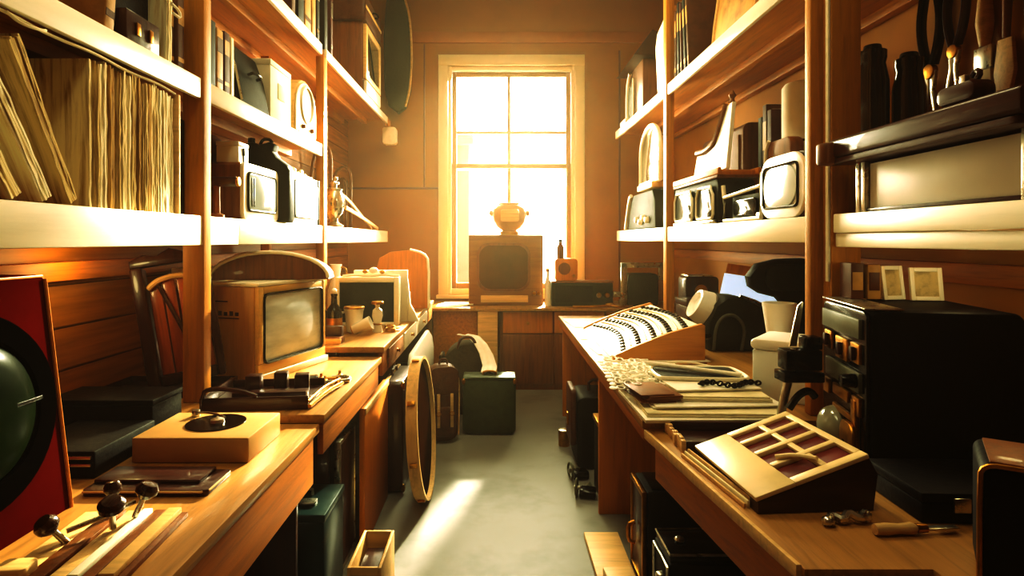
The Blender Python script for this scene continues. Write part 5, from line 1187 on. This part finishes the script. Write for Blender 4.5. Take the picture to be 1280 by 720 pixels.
part('front_leaf', MB().prism([(-.13, 0), (.10, 0), (.17, .40), (.12, .50), (-.10, .56), (-.16, .40)], 'yz', -.06, -.03, .006), CREAM, o); part('rear_leaf', MB().prism([(-.20, 0), (-.135, 0), (-.12, .58), (-.20, .60)], 'yz', -.05, .02, .005), W_pale, o)
o = thing('lantern', 'dark hanging-roofed lantern house at the upper right shelf end', 'lantern', (RX+.16, 5.55, ZR))
part('body', MB().box(-.08, .16, -.26, .30, .0, .50, .006), W_mid, o)
part('roof', MB().prism([(-.18, .5005), (.24, .5005), (.16, .66), (-.02, .72)], 'xz', -.36, .42, .006), W_dark, o)
b = MB(); b.tube([(-.10, .28, .02), (-.10, .28, .36), (-.10, .16, .48)], .018, 8, smooth=1); b.tube([(-.10, .02, .02), (-.10, .02, .40)], .012, 8)
part('front_frame', b, CREAM, o, 'cream front frame'); part('glazed_pane', MB().box(-.092, -.0805, .04, .26, .06, .36, .002), SCREEN, o)
part('bracket_foot', MB().rbox(-.16, -.081, .10, .34, .0, .045, .015, 'x', 4, .005), CREAM, o)
# ------------------------------------------------------------------ under the right benches
o = thing('speaker_box', 'black floor speaker with silver-edged front under right bench', 'speaker', (.70, 2.58, 0))
part('cabinet', MB().box(-.085, .26, -.11, .11, 0, .41, .008), BLACK, o)
b = MB(); b.box(-.105, -.0855, -.11, -.095, .0, .41); b.box(-.105, -.0855, .095, .11, 0, .41); b.box(-.105, -.0855, -.0945, .0945, .385, .41); b.box(-.105, -.0855, -.0945, .0945, 0, .03)
part('front_frame', b, BRASS, o); part('grille', MB().box(-.098, -.0855, -.094, .094, .031, .384, .003), W_dark, o)
part('top_panel', MB().box(-.06, .24, -.09, .09, .4105, .418, .002), BLACKG, o); part('side_handle', MB().tube([(-.106, .02, .14), (-.135, .02, .15), (-.135, .02, .22), (-.106, .02, .23)], .009, 8, smooth=1), BRASS, o)
o = thing('speaker_box', 'second black box with silver stepped lid, nearest under right bench', 'speaker', (.675, 2.16, 0))
part('cabinet', MB().box(-.085, .24, -.10, .10, 0, .335, .008), BLACK, o); part('lid', MB().box(-.080, .23, -.092, .092, .3355, .365, .006), BLACKG, o)
part('lid_edge', MB().tube([(-.081, -.093, .364), (-.081, .093, .364), (.23, .093, .364), (.23, -.093, .364)], .005, 6, True), METAL, o)
part('front_frame', MB().tube([(-.088, -.09, .01), (-.088, -.09, .32), (-.088, .09, .32), (-.088, .09, .01)], .006, 6, True), METAL, o); part('knob', MB().cyl((-.0855, -.02, .25), (-.11, -.02, .25), .02, .016, 14, .003), METAL, o)
part('lid_knob', MB().ell((-.02, 0, .373), (.02, .02, .01), 10), METAL, o)
solo('plank', MB().box(.42, .585, 2.40, 2.92, 0, .03, .003), W_pale, 'pale plank lying on the floor by the black speakers', 'plank')
o = thing('wooden_toy_block', 'short pale wood block with dark round end by the plank', 'wood block', (.50, 2.42, .0305), 4)
part('block', MB().box(-.055, .06, -.09, .09, 0, .055, .004), W_pale, o); part('round_end', MB().cyl((-.0555, -.05, .028), (-.07, -.05, .028), .024, .024, 16, .003), W_dark, o)
o = thing('toolbag', 'black soft bag with tan side standing under the far right bench', 'bag', (.60, 3.95, .0))
part('body', MB().rbox(-.10, .20, -.17, .17, 0, .46, .05, 'y', 5, .02), BLACK, o); part('tan_side', MB().rbox(-.135, -.1005, -.15, .12, .14, .50, .03, 'x', 5, .008), LEATHER, o, 'tan leather side pocket')
part('handle', MB().tube([(0, 0, .455), (.0, 0, .53), (.10, 0, .53), (.1, 0, .455)], .010, 8, smooth=1), LEATHER, o); part('buckle', MB().box(-.145, -.1355, -.03, .03, .24, .32, .003), BRASS, o)
o = thing('equipment_box', 'slim black upright box behind the orange bench panel', 'box', (.66, 3.45, .0))
part('body', MB().box(-.09, .2, -.10, .10, 0, .40, .006), BLACK, o); part('cap', MB().box(-.10, .02, -.09, .09, .4005, .43, .004), BRASS, o)
for k, (x, y, lab) in enumerate(((.475, 3.64, 'dark hand drill lying on the floor, farther of two'), (.475, 3.37, 'dark hand drill lying on the floor, nearer of two'))):
    o = thing('hand_drill', lab, 'hand drill', (x+.03, y, 0), -78-25*k)
    part('body', MB().rbox(-.06, .03, -.045, .045, 0, .05, .02, 'y', 4, .008), BLACKG, o); part('chuck', MB().lathe([(0, 0), (.022, 0), (.018, .05), (.006, .06), (.005, .10), (0, .10)], n=14, M=Matrix.Translation((-.0605, 0, .025)) @ Matrix.Rotation(-PI/2, 4, 'Y')), DG, o)
    part('crank_wheel', MB().torus((-.01, -.062, .052), .045, .007, Matrix.Rotation(PI/2, 4, 'X'), 20), DG, o); part('crank_hub', MB().cyl((-.01, -.0455, .052), (-.01, -.075, .052), .012, .012, 10), METAL, o)
o = thing('tin_can', 'small tin can standing in front of the black soft bag', 'can', (.47, 4.24, 0))
part('body', MB().lathe([(0, 0), (.04, 0), (.04, .10), (.042, .105), (.036, .105), (.035, .012), (0, .012)], n=20), BRASS, o); part('lid', MB().cyl((0.0, 0, .1055), (0.0, 0, .112), .041, .041, 18, .002), METAL, o)
# ------------------------------------------------------------------ camera
cd = bpy.data.cameras.new('camera'); co = bpy.data.objects.new('camera', cd); C.objects.link(co)
co.location = (0, 0, EYE); co.rotation_euler = (PI/2, 0, 0)
cd.sensor_width = 36; cd.lens = FPX/1280*36; cd.shift_x = (640-CX)/1280; cd.shift_y = -(360-CY)/1280; cd.clip_start = .02
S.camera = co
# repeats of one kind share a group
for o in list(C.objects):
    if o.parent is None and 'label' in o and 'group' not in o:
        n = o.name.split('.')[0]
        gname = {'book': 'books on the shelves and cabinet', 'tall_book': 'tall folios on the right shelf', 'hand_drill': 'hand drills on the floor', 'speaker_box': 'black speaker boxes under the right bench',
                 'workbench': 'workbenches along both walls', 'shelving_unit': 'shelving units along both walls', 'record_sleeve': 'pale record sleeves on the left shelf', 'candlestick': 'candlesticks on the far left bench',
                 'photo_frame': 'photo frames on the black cabinet', 'flask': 'tall black flasks on the right shelf', 'file_rasp': 'rasps hanging on the right wall', 'wire': 'curved wires on the right bench',
                 'card_strip': 'card strips beside the wedge machine', 'bent_stick': 'curved sticks on the left shelf', 'bentwood_chair_back': 'bentwood hoops on the left shelf', 'coil': 'brass coils on the far left bench'}.get(n)
        if n == 'picture_frame' and o.location.x < 0: gname = 'frames under the left bench'
        if gname: o['group'] = gname
# ------------------------------------------------------------------ light
w = bpy.data.worlds.new('sky'); S.world = w; w.use_nodes = True
vs = w.node_tree.nodes.new('ShaderNodeVolumeScatter'); vs.inputs['Color'].default_value = (1, .88, .66, 1); vs.inputs['Density'].default_value = .008; vs.inputs['Anisotropy'].default_value = .6
w.node_tree.links.new(vs.outputs[0], w.node_tree.nodes['World Output'].inputs['Volume'])
bg = w.node_tree.nodes['Background']; bg.inputs['Color'].default_value = (1, .96, .90, 1); bg.inputs['Strength'].default_value = 5.0
def lamp(name, kind, loc, energy, col, rot=None, target=None, **k):
    d = bpy.data.lights.new(name, kind); o = bpy.data.objects.new(name, d); C.objects.link(o)
    o.location = loc; d.energy = energy; d.color = col
    if target is not None: o.rotation_euler = (Vector(target)-Vector(loc)).to_track_quat('-Z', 'Y').to_euler()
    if rot is not None: o.rotation_euler = rot
    for a, v in k.items(): setattr(d, a, v)
    return o
p = lamp('window_skylight', 'AREA', (.15, BW+.40, 2.1), 900, (1, .91, .78), target=(.15, 0, 2.1), shape='RECTANGLE', size=2.2, size_y=3.2)
# low morning sun, far outside along its true direction
_d = Vector((-.27, -1, -.46)).normalized(); _c = Vector((.0, 3.2, .6)); _p = _c-_d*16
lamp('sun', 'SPOT', _p, 15*PI*4*PI*16*16/PI*.95, (1, .92, .78), target=_c, spot_size=R(26), spot_blend=.2, shadow_soft_size=.22)
lamp('under_shelf_fill', 'POINT', (-1.45, 2.15, 1.37), 2.0, (1, .72, .38), shadow_soft_size=.05)  # added fill without a fixture, brightens left wall and leaning chair back
lamp('under_shelf_fill', 'POINT', (1.36, 1.72, 1.40), 1.2, (1, .78, .46), shadow_soft_size=.04)  # added fill without a fixture, brightens the frames on the black cabinet
# warm fill lights added unseen at the ceiling, no fixtures modelled
lamp('ceiling_fill_near', 'AREA', (0, .9, CEIL-.1), 24, (1, .80, .54), rot=(0, 0, 0), shape='RECTANGLE', size=.5, size_y=1.6)
lamp('ceiling_fill_far', 'AREA', (0, 3.6, CEIL-.1), 45, (1, .80, .54), rot=(0, 0, 0), shape='RECTANGLE', size=.5, size_y=1.6)
S.view_settings.view_transform = 'Standard'; S.view_settings.look = 'None'; S.view_settings.exposure = 0.7; S.view_settings.gamma = 0.66
S.view_settings.use_curve_mapping = True
cm = S.view_settings.curve_mapping
g = cm.curves[1]; g.points.new(.02, .0205); g.points.new(.1, .114); g.points.new(.35, .395)
bb = cm.curves[2]; bb.points.new(.02, .018); bb.points.new(.12, .108); bb.points.new(.35, .40); bb.points.new(.7, .88)
cm.update()
S.cycles.volume_bounces = 1
S.cycles.max_bounces = 8; S.cycles.diffuse_bounces = 4; S.cycles.sample_clamp_indirect = 6; S.cycles.use_denoising = True
